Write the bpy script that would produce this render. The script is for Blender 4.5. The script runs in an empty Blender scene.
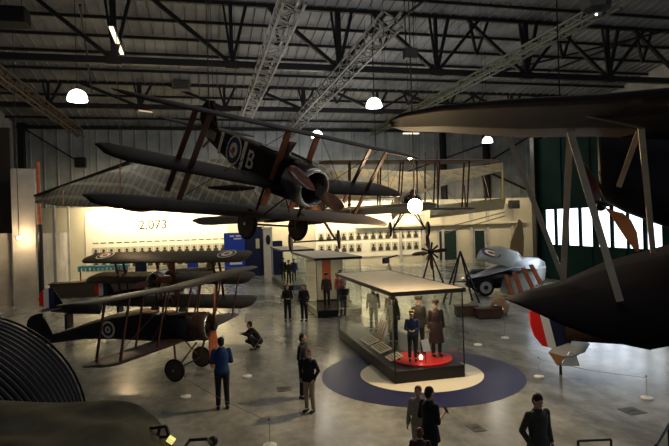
import bpy, bmesh, math, random
from mathutils import Vector as V, Matrix
random.seed(7)
PI = math.pi
S = bpy.context.scene
COL = S.collection
# ------------------------------------------------------------------ camera
YAW, ROLL, FPX, EYE = math.radians(13.5), math.radians(-1.8), 540.0, V((0, 0, 4.7))
cd = bpy.data.cameras.new('camera'); cam = bpy.data.objects.new('camera', cd); COL.objects.link(cam)
cd.sensor_width = 36; cd.lens = 36 * FPX / 669; cd.clip_end = 300
CM = Matrix.Rotation(-YAW, 4, 'Z') @ Matrix.Rotation(PI / 2, 4, 'X') @ Matrix.Rotation(ROLL, 4, 'Z')
cam.matrix_world = Matrix.Translation(EYE) @ CM
S.camera = cam
# ------------------------------------------------------------------ world, exposure
S.view_settings.view_transform = 'Standard'; S.view_settings.look = 'None'
S.view_settings.gamma = 1; S.view_settings.use_curve_mapping = False
S.view_settings.exposure = 0.0
w = bpy.data.worlds.new('world'); S.world = w; w.use_nodes = True
w.node_tree.nodes['Background'].inputs[0].default_value = (0.62, 0.72, 0.9, 1)
w.node_tree.nodes['Background'].inputs[1].default_value = 0.17

def light(kind, name, loc, power, col=(1, 1, 1), size=1, sy=None, to=None, spot=None, parent=None):
    l = bpy.data.lights.new(name, kind); l.energy = power; l.color = col
    if kind == 'AREA':
        l.size = size
        if sy: l.shape = 'RECTANGLE'; l.size_y = sy
    elif kind == 'SPOT':
        l.spot_size = spot or 1.2; l.spot_blend = .6; l.shadow_soft_size = size
    else: l.shadow_soft_size = size
    o = bpy.data.objects.new(name, l); COL.objects.link(o); o.location = loc
    if to is not None:
        o.rotation_euler = (V(to) - V(loc)).to_track_quat('-Z', 'Y').to_euler()
    if parent: 
        mw = parent.matrix_basis.copy(); o.parent = parent; o.matrix_parent_inverse = mw.inverted()
    return o
# added overhead fill, daylight from the glazed hangar doors, wall washers over the display wall
light('AREA', 'roof_fill', (9, 44, 14.2), 900, (1, .96, .88), 26, 9, to=(9, 44, 0))
light('AREA', 'roof_fill', (9, 27, 15.5), 420, (1, .96, .88), 22, 9, to=(9, 27, 0))
light('AREA', 'roof_fill', (11, 12, 14), 430, (1, .97, .9), 16, 9, to=(11, 12, 0))
light('AREA', 'door_daylight', (24.7, 29.5, 3.9), 230, (.72, .83, 1), 13, 2.6, to=(8, 26, .5))
light('AREA', 'wall_washer', (-3.5, 54.9, 6.9), 1350, (1, .82, .5), 15, .3, to=(-3.5, 57, 5.2))
light('AREA', 'wall_washer', (15.5, 54.9, 6.9), 1350, (1, .82, .5), 17, .3, to=(15.5, 57, 5.2))
light('AREA', 'wall_washer', (30, 53.5, 7.6), 420, (1, .84, .55), 14, .3, to=(30, 56, 3.5))
light('AREA', 'ceiling_fill', (10, 50, 7.6), 1000, (.97, .98, 1), 34, 4, to=(11, 50, 16))  # upward fill areas added to brighten the roof, no fixture behind them
light('AREA', 'ceiling_fill', (14, 34, 9.5), 480, (.93, .96, 1), 30, 4, to=(11, 38, 18))

# ------------------------------------------------------------------ pixel -> point, for measuring the place
def ray(px, py): return (CM.to_3x3() @ V(((px - 334.5) / FPX, (223 - py) / FPX, -1)))
def P(px, py, d): return EYE + ray(px, py) * d
def F(px, py, z=0):
    v = ray(px, py); return EYE + v * ((z - EYE.z) / v.z)
def AY(px, py, Y):
    v = ray(px, py); return EYE + v * (Y / v.y)
def AX(px, py, X):
    v = ray(px, py); return EYE + v * (X / v.x)

# ------------------------------------------------------------------ materials
MATS = {}
def mat(name, col, rough=.6, metal=0., noise=0., scale=4., bump=0., emit=None, es=1., spec=.3, coat=0):
    if name in MATS: return MATS[name]
    m = bpy.data.materials.new(name); m.use_nodes = True
    nt = m.node_tree; b = nt.nodes['Principled BSDF']
    b.inputs['Base Color'].default_value = (*col, 1); b.inputs['Roughness'].default_value = rough
    b.inputs['Metallic'].default_value = metal; b.inputs['Specular IOR Level'].default_value = spec
    b.inputs['Coat Weight'].default_value = coat
    if emit: b.inputs['Emission Color'].default_value = (*emit, 1); b.inputs['Emission Strength'].default_value = es
    if noise or bump:
        tc = nt.nodes.new('ShaderNodeTexCoord'); n = nt.nodes.new('ShaderNodeTexNoise')
        n.inputs['Scale'].default_value = scale; n.inputs['Detail'].default_value = 5
        nt.links.new(tc.outputs['Object'], n.inputs['Vector'])
        if noise:
            r = nt.nodes.new('ShaderNodeValToRGB')
            r.color_ramp.elements[0].position = .3; r.color_ramp.elements[1].position = .7
            r.color_ramp.elements[0].color = (*[c * (1 - noise) for c in col], 1)
            r.color_ramp.elements[1].color = (*[min(1, c * (1 + noise)) for c in col], 1)
            nt.links.new(n.outputs['Fac'], r.inputs['Fac']); nt.links.new(r.outputs['Color'], b.inputs['Base Color'])
        if bump:
            bp = nt.nodes.new('ShaderNodeBump'); bp.inputs['Strength'].default_value = bump
            nt.links.new(n.outputs['Fac'], bp.inputs['Height']); nt.links.new(bp.outputs['Normal'], b.inputs['Normal'])
    MATS[name] = m; return m

def glass(name, tint=(.965, .985, .985), refl=.12):
    m = bpy.data.materials.new(name); m.use_nodes = True; nt = m.node_tree; nt.nodes.clear()
    o = nt.nodes.new('ShaderNodeOutputMaterial'); mx = nt.nodes.new('ShaderNodeMixShader')
    t = nt.nodes.new('ShaderNodeBsdfTransparent'); g = nt.nodes.new('ShaderNodeBsdfGlossy'); lw = nt.nodes.new('ShaderNodeLayerWeight')
    ma = nt.nodes.new('ShaderNodeMath'); ma.operation = 'MULTIPLY_ADD'; ma.inputs[1].default_value = .22; ma.inputs[2].default_value = .01
    lw.inputs[0].default_value = .35
    t.inputs[0].default_value = (*tint, 1); g.inputs['Roughness'].default_value = .03
    nt.links.new(lw.outputs['Fresnel'], ma.inputs[0]); nt.links.new(ma.outputs[0], mx.inputs[0])
    nt.links.new(t.outputs[0], mx.inputs[1]); nt.links.new(g.outputs[0], mx.inputs[2]); nt.links.new(mx.outputs[0], o.inputs[0])
    MATS[name] = m; return m

def floor_mat():
    m = bpy.data.materials.new('worn_concrete'); m.use_nodes = True; nt = m.node_tree; b = nt.nodes['Principled BSDF']
    tc = nt.nodes.new('ShaderNodeTexCoord'); mp = nt.nodes.new('ShaderNodeMapping'); mp.inputs['Scale'].default_value = (1, .45, 1)
    n1 = nt.nodes.new('ShaderNodeTexNoise'); n1.inputs['Scale'].default_value = .35; n1.inputs['Detail'].default_value = 8; n1.inputs['Roughness'].default_value = .65
    n2 = nt.nodes.new('ShaderNodeTexNoise'); n2.inputs['Scale'].default_value = 3.0; n2.inputs['Detail'].default_value = 6
    nt.links.new(tc.outputs['Object'], mp.inputs[0]); nt.links.new(mp.outputs[0], n1.inputs[0]); nt.links.new(tc.outputs['Object'], n2.inputs[0])
    r = nt.nodes.new('ShaderNodeValToRGB'); e = r.color_ramp.elements
    e[0].position = .38; e[0].color = (.17, .175, .155, 1); e[1].position = .62; e[1].color = (.56, .57, .52, 1)
    mx = nt.nodes.new('ShaderNodeMix'); mx.data_type = 'RGBA'; mx.blend_type = 'MULTIPLY'; mx.inputs[0].default_value = .6
    nt.links.new(n1.outputs['Fac'], r.inputs[0]); nt.links.new(r.outputs[0], mx.inputs[6]); nt.links.new(n2.outputs['Fac'], mx.inputs[7])
    nt.links.new(mx.outputs[2], b.inputs['Base Color'])
    b.inputs['Specular IOR Level'].default_value = .33
    rr = nt.nodes.new('ShaderNodeMapRange'); rr.inputs['To Min'].default_value = .12; rr.inputs['To Max'].default_value = .3
    nt.links.new(n2.outputs['Fac'], rr.inputs['Value']); nt.links.new(rr.outputs[0], b.inputs['Roughness'])
    bp = nt.nodes.new('ShaderNodeBump'); bp.inputs['Strength'].default_value = .08
    nt.links.new(n2.outputs['Fac'], bp.inputs['Height']); nt.links.new(bp.outputs[0], b.inputs['Normal'])
    return m

def lozenge_mat(name, a, b_, c, scale=2.2, rot=PI / 4, lines=.5):
    """printed fabric: crossed diagonal lines over patches of muted colour"""
    m = bpy.data.materials.new(name); m.use_nodes = True; nt = m.node_tree; b = nt.nodes['Principled BSDF']
    tc = nt.nodes.new('ShaderNodeTexCoord')
    vo = nt.nodes.new('ShaderNodeTexVoronoi'); vo.inputs['Scale'].default_value = scale * 1.2
    r = nt.nodes.new('ShaderNodeValToRGB'); r.color_ramp.interpolation = 'CONSTANT'
    e = r.color_ramp.elements; e[0].color = (*a, 1); e[1].position = .35; e[1].color = (*b_, 1)
    k = e.new(.7); k.color = (*c, 1)
    nt.links.new(tc.outputs['Object'], vo.inputs[0]); nt.links.new(vo.outputs['Color'], r.inputs[0])
    last = r.outputs[0]
    for s in (1, -1):
        mp = nt.nodes.new('ShaderNodeMapping'); mp.inputs['Rotation'].default_value = (0, 0, rot * s); mp.inputs['Scale'].default_value = (scale * .5,) * 3
        wv = nt.nodes.new('ShaderNodeTexWave'); wv.inputs['Scale'].default_value = .6
        nt.links.new(tc.outputs['Object'], mp.inputs[0]); nt.links.new(mp.outputs[0], wv.inputs[0])
        rp = nt.nodes.new('ShaderNodeValToRGB'); rp.color_ramp.elements[0].position = .82; rp.color_ramp.elements[1].position = .95
        rp.color_ramp.elements[0].color = (0, 0, 0, 1); rp.color_ramp.elements[1].color = (lines,) * 3 + (1,)
        nt.links.new(wv.outputs['Fac'], rp.inputs[0])
        mx = nt.nodes.new('ShaderNodeMix'); mx.data_type = 'RGBA'; mx.inputs[7].default_value = (.62, .58, .42, 1)
        nt.links.new(rp.outputs[0], mx.inputs[0]); nt.links.new(last, mx.inputs[6]); last = mx.outputs[2]
    nt.links.new(last, b.inputs['Base Color']); b.inputs['Roughness'].default_value = .6
    MATS[name] = m; return m

concrete = floor_mat()
clad = mat('grey_cladding', (.30, .31, .30), .6, noise=.25, scale=.6)
deckm = mat('roof_sheeting', (.175, .172, .168), .65, noise=.35, scale=.35)
steel = mat('black_steel', (.012, .012, .013), .5)
brownsteel = mat('brown_steel', (.10, .075, .05), .6, noise=.3)
palesteel = mat('pale_lattice_steel', (.16, .153, .14), .5, noise=.2)
cream = mat('cream_wall_paint', (.62, .56, .42), .7, noise=.1, scale=.4)
greywhite = mat('off_white_paint', (.42, .40, .37), .7, noise=.22, scale=.8)
white = mat('white_paint', (.8, .8, .78), .5)
black = mat('black_paint', (.01, .01, .011), .4)
navy = mat('navy_blue', (.008, .012, .045), .5)
blue = mat('bright_blue_panel', (.02, .06, .42), .4)
red = mat('bright_red', (.85, .02, .015), .45)
dred = mat('dull_red', (.25, .02, .02), .5)
dgreen = mat('dark_green_door_paint', (.003, .016, .013), .85, noise=.3, scale=.6, spec=.08)
pc10 = mat('dark_brown_doped_fabric', (.014, .0085, .006), .6, noise=.25, scale=2, spec=.09)
pc10b = mat('dark_navy_doped_fabric', (.009, .01, .016), .45, noise=.2, spec=.2)
olive = mat('olive_doped_fabric', (.045, .038, .022), .6, noise=.2, scale=2, spec=.12)
linen = mat('clear_doped_linen', (.42, .34, .18), .5, noise=.12, scale=1.5)
sagelinen = mat('pale_grey_green_fabric', (.22, .235, .2), .4, noise=.12)
silver = mat('silver_dope', (.34, .36, .38), .3, .3)
gun = mat('gunmetal_cowl', (.3, .29, .28), .28, .85, noise=.3)
bright = mat('polished_metal', (.8, .78, .72), .18, 1)
brass = mat('brass', (.75, .5, .2), .25, 1)
walnut = mat('varnished_walnut', (.13, .03, .018), .4, noise=.35, scale=5, coat=.5)
orangelit = mat('orange_lit_wood', (1, .26, .07), .45, noise=.15, scale=3)  # blade wood coloured with the orange light it catches
strutw = mat('pale_spruce', (.62, .5, .33), .5, noise=.15, scale=4)
strutd = mat('dark_varnished_wood', (.09, .028, .02), .4, noise=.2)
strutr = mat('reddish_wood', (.34, .1, .045), .4, noise=.2)
rubber = mat('black_rubber', (.01, .01, .01), .7)
wheelc = mat('brown_wheel_cover', (.09, .055, .035), .5, noise=.2)
wheelw = mat('pale_wheel_cover', (.45, .44, .42), .5)
ironhut = mat('black_corrugated_iron', (.03, .03, .036), .5, .5, noise=.3)
canvas = mat('olive_canvas', (.11, .1, .065), .85, noise=.5, scale=2.0, bump=1.0, spec=.08)
skin = mat('skin', (.52, .3, .21), .5)
hairb = mat('dark_brown_hair', (.02, .012, .008), .5)
hairr = mat('chestnut_hair', (.11, .04, .02), .5)
clearglass = glass('showcase_glass')
lampglow = mat('glowing_lamp_glass', (1, .98, .92), .4, emit=(1, .97, .9), es=7)
warmglow = mat('warm_spot_glow', (1, .85, .6), .4, emit=(1, .72, .38), es=60)
tube = mat('fluorescent_glow', (1, .9, .7), .4, emit=(1, .86, .62), es=1.6)
pane = mat('daylit_window_pane', (.9, .95, 1), .3, emit=(.82, .91, 1), es=2.6)
loz = lozenge_mat('lozenge_fabric_dull', (.13, .12, .085), (.18, .16, .11), (.10, .11, .09), 2.4, lines=.3)
loz2 = lozenge_mat('lozenge_fabric_warm_lit', (.58, .45, .22), (.38, .34, .22), (.62, .46, .22), 2.6, lines=.2)  # fabric colours warmed to carry the spotlight's glow
cocw = mat('roundel_cream', (.8, .7, .5), .5); cocb = mat('roundel_blue', (.015, .025, .11), .5); cocr = mat('roundel_red', (.4, .05, .02), .5)

# ------------------------------------------------------------------ mesh builder
class MB:
    def __init__(s): s.v = []; s.f = []; s.m = []; s.mi = 0; s.sm = []; s.smooth = False
    def add(s, vs, fs):
        k = len(s.v); s.v += [V(p) for p in vs]
        for f in fs: s.f.append([i + k for i in f]); s.m.append(s.mi); s.sm.append(s.smooth)
        return s
    def box(s, c, d, rot=None):
        R = rot or Matrix.Identity(3); c = V(c)
        vs = [c + R @ V((x * d[0] / 2, y * d[1] / 2, z * d[2] / 2)) for x in (-1, 1) for y in (-1, 1) for z in (-1, 1)]
        return s.add(vs, [(0, 1, 3, 2), (4, 6, 7, 5), (0, 4, 5, 1), (2, 3, 7, 6), (0, 2, 6, 4), (1, 5, 7, 3)])
    def bar(s, a, b, w, h=None, up=(0, 0, 1)):
        a = V(a); b = V(b); h = h or w; z = (b - a); L = z.length; z.normalize(); u = V(up)
        if abs(z.dot(u)) > .98: u = V((1, 0, 0))
        x = z.cross(u).normalized(); y = x.cross(z)
        R = Matrix((x, y, z)).transposed()
        return s.box((a + b) / 2, (w, h, L), R)
    def rings(s, R, cap=True, close=True):
        n = len(R[0]); vs = [p for r in R for p in r]; fs = []
        for i in range(len(R) - 1):
            for j in range(n if close else n - 1):
                k = (j + 1) % n
                fs.append((i * n + j, i * n + k, (i + 1) * n + k, (i + 1) * n + j))
        if cap: fs.append(tuple(range(n - 1, -1, -1))); fs.append(tuple((len(R) - 1) * n + j for j in range(n)))
        return s.add(vs, fs)
    def cone(s, a, b, ra, rb, n=12, cap=True):
        a = V(a); b = V(b); z = (b - a).normalized(); u = V((0, 0, 1)) if abs(z.z) < .9 else V((1, 0, 0))
        x = z.cross(u).normalized(); y = z.cross(x)
        return s.rings([[c + (x * math.cos(t) + y * math.sin(t)) * r for t in [2 * PI * i / n for i in range(n)]] for c, r in ((a, ra), (b, rb))], cap)
    def tube(s, pts, r, n=6):
        for a, b in zip(pts, pts[1:]): s.cone(a, b, r, r, n)
        return s
    def ball(s, c, r, n=12, m=8):
        c = V(c); r = V(r) if hasattr(r, '__len__') else V((r, r, r)); R = []
        for i in range(m + 1):
            t = PI * (i if 0 < i < m else (i + (.02 if i == 0 else -.02))) / m
            R.append([c + V((r.x * math.sin(t) * math.cos(p), r.y * math.sin(t) * math.sin(p), r.z * math.cos(t))) for p in [2 * PI * j / n for j in range(n)]])
        return s.rings(R)
    def cap(s, a, b, ra, rb, n=10):                       # tapering limb with round ends
        s.cone(a, b, ra, rb, n); s.ball(a, ra, n, 6); return s.ball(b, rb, n, 6)
    def lathe(s, c, prof, axis=(0, 0, 1), n=20, cap=True):    # prof = [(r, h)]
        c = V(c); z = V(axis).normalized(); u = V((0, 0, 1)) if abs(z.z) < .9 else V((1, 0, 0))
        x = z.cross(u).normalized(); y = z.cross(x)
        return s.rings([[c + z * h + (x * math.cos(t) + y * math.sin(t)) * r for t in [2 * PI * i / n for i in range(n)]] for r, h in prof], cap)
    def prism(s, poly, off):                              # poly 3-D loop, extruded by off
        n = len(poly); off = V(off); vs = [V(p) for p in poly] + [V(p) + off for p in poly]
        return s.add(vs, [tuple(range(n)), tuple(range(2 * n - 1, n - 1, -1))] + [(i, i + n, (i + 1) % n + n, (i + 1) % n) for i in range(n)])
    def foil(s, secs, tk=.1, up=(0, 0, 1)):                 # wing: list of (leading edge, trailing edge)
        R = []; up = V(up)
        xs = [(0, 0), (.03, .35), (.12, .75), (.3, 1), (.55, .8), (.8, .4), (1, .06), (1, -.06), (.7, -.05), (.4, .02), (.15, -.12), (.03, -.2)]
        for le, te in secs:
            le = V(le); te = V(te); c = te - le; L = c.length
            R.append([le + c * x + up * (y * tk * L) for x, y in xs])
        return s.rings(R)
    def build(s, name, m, parent=None, world=False, bevel=0):
        ms = m if isinstance(m, (list, tuple)) else [m]
        me = bpy.data.meshes.new(name); vs = [v.copy() for v in s.v]
        o = bpy.data.objects.new(name, me); COL.objects.link(o)
        if parent is not None:
            root = parent
            if world:
                while root.parent: root = root.parent
                inv = root.matrix_basis.inverted(); vs = [inv @ v for v in vs]
            o.parent = parent
        else:
            lo = V([min(v[i] for v in vs) for i in range(3)]); hi = V([max(v[i] for v in vs) for i in range(3)])
            c = V(((lo.x + hi.x) / 2, (lo.y + hi.y) / 2, lo.z)); vs = [v - c for v in vs]; o.location = c
        me.from_pydata([tuple(v) for v in vs], [], s.f)
        for k in ms: me.materials.append(k)
        for p, i, q in zip(me.polygons, s.m, s.sm): p.material_index = i; p.use_smooth = q
        bm = bmesh.new(); bm.from_mesh(me); bmesh.ops.recalc_face_normals(bm, faces=bm.faces); bm.to_mesh(me); bm.free()
        if bevel:
            bv = o.modifiers.new('bevel', 'BEVEL'); bv.width = bevel; bv.segments = 2; bv.limit_method = 'ANGLE'
        return o

def tag(o, label, cat=None, group=None, kind=None):
    o['label'] = label
    if cat: o['category'] = cat
    if group: o['group'] = group
    if kind: o['kind'] = kind
    return o
def thing(name, label, cat, loc=(0, 0, 0), rz=0, group=None, M=None):
    o = bpy.data.objects.new(name, None); COL.objects.link(o); o.empty_display_size = .1
    o.matrix_basis = M if M is not None else Matrix.Translation(V(loc)) @ Matrix.Rotation(rz, 4, 'Z')
    return tag(o, label, cat, group)
def struct(name, mb, m, label=None, parent=None):
    o = mb.build(name, m, parent, world=parent is not None)
    if parent is None: o['kind'] = 'structure'; o['category'] = name.rsplit('_', 1)[0] if '_' in name else name
    if label: o['label'] = label
    return o
def copy_tree(o, parent=None):
    c = o.copy(); COL.objects.link(c)
    if parent: c.parent = parent
    for ch in o.children: copy_tree(ch, c)
    return c
def text_mb(body, size, m, name, parent, mtx, ext=.01):
    cu = bpy.data.curves.new('t', 'FONT'); cu.body = body; cu.size = size; cu.extrude = ext; cu.align_x = 'CENTER'; cu.align_y = 'CENTER'
    t = bpy.data.objects.new('t', cu); COL.objects.link(t); bpy.context.view_layer.update()
    me = bpy.data.meshes.new_from_object(t); COL.objects.unlink(t); bpy.data.objects.remove(t)
    me.transform(mtx); me.materials.clear(); me.materials.append(m); me.name = name
    o = bpy.data.objects.new(name, me); COL.objects.link(o); o.parent = parent; return o

# ================================================================== SETTING
struct('floor', MB().box((11, 28, -.1), (62, 66, .2)), concrete, 'worn grey-brown polished concrete floor of the exhibition hall')
def deck_z(Y): return 15.35 + (60 - Y) * .15
def corrugated(p0, du, dv, L, H, nrm, pitch, depth):     # trapezoid sheet
    mb = MB(); u = V(du); v = V(dv); n = V(nrm); pts = []
    k = int(L / pitch)
    for i in range(k):
        a = i * pitch
        pts += [(a, 0), (a + pitch * .86, 0), (a + pitch * .9, depth), (a + pitch * .96, depth)]
    A = [V(p0) + u * x + n * y for x, y in pts]; m = len(A)
    mb.add(A + [p + v * H for p in A], [(i, i + 1, m + i + 1, m + i) for i in range(m - 1)])
    back = [V(p0) + n * -.15, V(p0) + u * (k * pitch) + n * -.15]
    mb.add(back + [back[1] + v * H, back[0] + v * H], [(0, 1, 2, 3)])
    return mb
struct('wall_far', corrugated((-18, 60, 0), (1, 0, 0), (0, 0, 1), 60, 15.4, (0, -1, 0), 1.25, .14), clad, 'tall grey profiled steel cladding wall closing the hall')
struct('wall_left', MB().box((-18.1, 28, 10.6), (.2, 66, 21.2)), greywhite, 'off-white side wall')
rs = V((0, 60, deck_z(60))) - V((0, 25, deck_z(25))); rl = rs.length
struct('ceiling', corrugated((-18, 25, deck_z(25)), (1, 0, 0), rs.normalized(), 60, rl, (0, 0, -1), .75, .11), deckm, 'sloping brown-grey ribbed roof sheeting')
struct('ceiling_2', MB().box((11, 10, 20.8), (62, 31, .2)), deckm, 'flat high roof sheeting nearest the viewer')
# right side wall, and the glazed sliding doors standing in front of it
struct('wall_right', MB().box((41.2, 28, 10.6), (.3, 66, 21.2)), greywhite, 'off-white side wall far to the right')
DX = 25.0
dw = MB().box((DX + .2, 17, 1.25), (.3, 39.6, 2.5)).box((DX + .2, 17, 7.9), (.3, 39.6, 5.4)).box((DX + .2, 36.4, 3.9), (.3, .8, 2.8))
for yy in range(-2, 37, 3): dw.box((DX + .02, yy, 1.25), (.08, .12, 2.5)).box((DX + .02, yy, 7.9), (.08, .12, 5.4))
struct('wall_doors', dw, dgreen, 'dark green sliding hangar door wall with a row of tall windows')
wy = 36.05; k = 0
while wy > 2:
    k += 1; W = 1.15
    o = MB().box((DX + .15, wy - W / 2, 3.9), (.04, W, 2.66)).build('window_%d' % k, pane); o['kind'] = 'structure'; o['category'] = 'window'; o['label'] = 'tall bright daylit pane in the dark green door'
    fm = MB()
    for yy in (wy + .01, wy - W - .01): fm.box((DX + .1, yy, 3.9), (.14, .07, 2.8))
    for zz in (2.55, 5.25): fm.box((DX + .1, wy - W / 2, zz), (.14, W, .1))
    struct('window_frame', fm, dgreen, parent=o)
    g = .22 if k % 2 else .12
    if k % 4 == 0: g = .45
    struct('trim_%d' % (k + 80), MB().box((DX + .15, wy - W - g / 2, 3.9), (.2, g, 2.8)), dgreen, 'dark green door post')
    wy -= W + g
struct('trim_79', MB().box((DX + .1, 36.95, 5.4), (.6, .3, 10.8)).box((DX - .25, 36.95, 5.4), (.08, .5, 10.8)), steel, 'black steel column at the end of the green doors')
# dark steel corner columns
for i, (x, y) in enumerate(((-17.3, 58.8), (41, 59.2), (27.9, 59.6), (33.6, 59.6))):
    c = MB().box((x, y, 7.8), (.5 if i < 2 else .3, .4, 15.4)).box((x - .25, y, 7.8), (.05, .7, 15.4)).box((x + .25, y, 7.8), (.05, .7, 15.4))
    struct('trim_%d' % (i + 1), c, steel, 'black steel column against the cladding')
# cross bracing on the far wall
for i, (a, b) in enumerate((((18, 125), (86, 166)), ((478, 168), (535, 133)), ((488, 172), (541, 196)), ((398, 175), (490, 142)))):
    A = AY(*a, 59.3); B = AY(*b, 59.3)
    struct('trim_%d' % (i + 6), MB().bar(A, B, .3, .15), steel, 'black diagonal brace on the far wall')
# cream partition across the far end with display area
pw = MB().box((11.7, 57.2, 3.5), (58.6, .3, 7.0)); struct('wall_back', pw, cream, 'cream painted display wall below the grey cladding')
struct('trim_11', MB().box((26.5, 56.8, 4.15), (21, .5, .22)), cream, 'cream ledge running along the display wall')
for i, x in enumerate((21.2, 23.9, 26.3, 29.9, 32, 35.2)):
    struct('trim_%d' % (12 + i), MB().box((x, 56.95, 3.5), (.28, .2, 7)), greywhite, 'pale pilaster on the cream wall')
for i, (x, wd) in enumerate(((26.9, 2.1), (30.9, 1.25))):
    y0 = 57.0
    o = MB().box((x, y0, 1.75 + i * -.1), (wd, .12, 3.3)).build('door_%d' % (i + 1), mat('door_dark_green', (.012, .03, .025), .5)); tag(o, 'dark doorway in the cream wall', 'door', kind='structure')
    struct('door_frame', MB().box((x, y0 - .06, 3.45 + i * -.1), (wd + .3, .1, .14)).box((x - wd / 2 - .08, y0 - .06, 1.7), (.14, .1, 3.5)).box((x + wd / 2 + .08, y0 - .06, 1.7), (.14, .1, 3.5)), greywhite, parent=o)
    struct('door_handle', MB().box((x + wd * .38, y0 - .1, 1.1), (.05, .1, .2)), bright, parent=o)
# side partition left with panels
struct('wall_partition', MB().box((-12.9, 49.5, 2.3), (.3, 15, 4.6)).box((-12.9, 49.5, 7.6), (.25, 15, .5)), greywhite, 'off-white partition along the left side')
for i, y in enumerate((42.3, 46.6, 51, 56)):
    struct('trim_%d' % (60 + i), MB().box((-12.65, y, 4), (.2, .25, 8)), strutr if i == 0 else greywhite, 'post of the left partition')
struct('wall_pier', MB().box((-11.25, 38.6, 4.4), (1.35, .8, 8.8)), greywhite, 'broad off-white pier at the left')
struct('wall_panel', MB().box((-14.4, 39, 2.35), (4.4, .3, 4.7)), greywhite, 'off-white low wall left of the pier')
struct('trim_70', MB().box((-13.7, 40.2, 7.0), (2.4, .3, 9.5)), mat('very_dark_brown', (.02, .015, .013), .7), 'dark panel coloured as the shade of a recess behind the pier')  # flat slab painted very dark for the recess shade
struct('trim_71', MB().box((-14.3, 38.2, 7.0), (.5, .4, 14)), greywhite, 'pale wall strip at the left edge')
struct('trim_72', MB().cone((-10.3, 38.1, 0), (-10.3, 38.1, 5.2), .17, .17), black, 'black lower length of the pipe beside the pier')
struct('trim_73', MB().cone((-10.3, 38.1, 5.2), (-10.3, 38.1, 9.2), .12, .12), strutr, 'red-brown upper length of the pipe beside the pier')

# roof trusses -----------------------------------------------------
def truss(Y, hb, label, depth):
    t = thing('roof_truss', label, 'truss', (11, Y, hb), group='black steel roof trusses')
    a = MB().box((11.5, Y, hb), (59, .35, .42)); a.build('bottom_chord', steel, t, world=True)
    MB().box((11.5, Y, hb + depth), (59, .25, .25)).build('top_chord', steel, t, world=True)
    x = -12.1; i = 0
    while x < 41:
        n = V((x, Y, hb))
        big = (Y == 35)
        MB().box((x, Y, hb - .02), (.9, .4, .5)).build('gusset_plate', steel, t, world=True)
        MB().bar(n, n + V((0, 0, depth)), .34 if i % 2 else .22).build('web_post', steel, t, world=True)
        MB().bar(n, n + V((-4.7, -.0, depth)), .24).build('web_diagonal', steel, t, world=True)
        MB().bar(n, n + V((1.0, 0, depth)), .2).build('web_diagonal', steel, t, world=True)
        if i >= 3: 
            MB().bar(n, n + V((3.4, 0, depth)), .2).build('web_diagonal', steel, t, world=True)
        if i >= 2:
            m = n + V((3.1, 0, depth * .35)); MB().bar(n + V((2.6, 0, depth)), m, .16).bar(n + V((4.1, 0, depth)), m, .16).build('web_strut', steel, t, world=True)
        MB().bar(n + V((-.45, 0, depth)), n, .14).build('web_strut', steel, t, world=True)
        x += 7.05; i += 1
    return t
truss(35, 15.0, 'large black steel roof truss nearest the viewer, running across the hall', 3.9)
truss(48.3, 15.05, 'black steel roof truss further back, behind the pendant lamps', 1.95)
t = thing('roof_truss', 'shallow black steel beam truss along the top of the far cladding wall', 'truss', (11, 59.4, 15.2), group='black steel roof trusses')
MB().box((11.5, 59.4, 15.2), (59, .3, .3)).build('bottom_chord', steel, t, world=True)
names = ['nearest the viewer', 'just in front of the large truss', 'just behind the large truss', 'midway between the two trusses, the front one', 'midway between the two trusses, the rear one', 'just in front of the rear truss', 'just behind the rear truss', 'nearest but one to the far wall', 'nearest the far wall']
for Y, nm in zip((30.5, 33.2, 37.5, 40, 42.5, 45.5, 50.8, 53.6, 56.6), names):
    o = MB().box((11.5, Y, deck_z(Y) - .2), (59, .14, .2)).build('roof_purlin', steel); tag(o, 'thin dark roof purlin ' + nm, 'purlin', 'roof purlins')
def lattice(x, z0, z1, y0, y1, wd, m, label, h=.7, step=.9):
    t = thing('lattice_girder', label, 'girder', (x, y0, z0), group='lattice girders running down the hall')
    def pt(sx, sz, y): 
        f = (y - y0) / (y1 - y0); return V((x + sx * wd / 2, y, z0 + (z1 - z0) * f + sz * h / 2))
    for sx in (-1, 1):
        for sz in (-1, 1): MB().bar(pt(sx, sz, y0), pt(sx, sz, y1), .1).build('boom', m, t, world=True)
    mb = MB(); y = y0; s = 1
    while y < y1 - step:
        mb.bar(pt(-s, -1, y), pt(s, -1, y + step), .05); mb.bar(pt(-s, 1, y), pt(s, 1, y + step), .05)
        for sx in (-1, 1): mb.bar(pt(sx, -s, y), pt(sx, s, y + step), .05)
        y += step; s = -s
    mb.build('lacing', m, t, world=True)
lattice(3.9, 14.2, 14.5, 22, 48, .9, palesteel, 'pale steel lattice girder left of centre, brightest of them')
lattice(8.9, 14.2, 14.4, 24, 58, .9, mat('dull_lattice_steel', (.085, .083, .075), .6), 'dull grey lattice girder passing just left of centre')
lattice(18.6, 14.4, 14.6, 21, 58, .55, mat('greenish_lattice_steel', (.07, .075, .05), .5), 'greenish lattice girder slanting down from the upper right', .45)
lattice(-11.7, 14.2, 14.4, 27, 58, .5, brownsteel, 'brown lattice girder at the far left')
def on_deck(px, py, dz):
    v = ray(px, py); kz = v.z / v.y; Y = (15.35 + 9 - dz - EYE.z) / (kz + .15); return AY(px, py, Y)
# sway braces between trusses
for i, (a, b) in enumerate((((425, 0), (392, 26)), ((560, 38), (600, 0)), ((669, 30), (500, 72)), ((548, 72), (632, 40)), ((80, 5), (92, 92)))):
    A = on_deck(*a, .5); B = on_deck(*b, .5)
    tag(MB().bar(A, B, .14).build('sway_brace', steel), 'thin black sway brace, ' + ('left of the green girder', 'above the hanging dark fitting', 'long one crossing the right roof', 'right one below the dark fitting', 'steep one left of the strip light')[i], 'brace', 'sway braces between the trusses')

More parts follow.
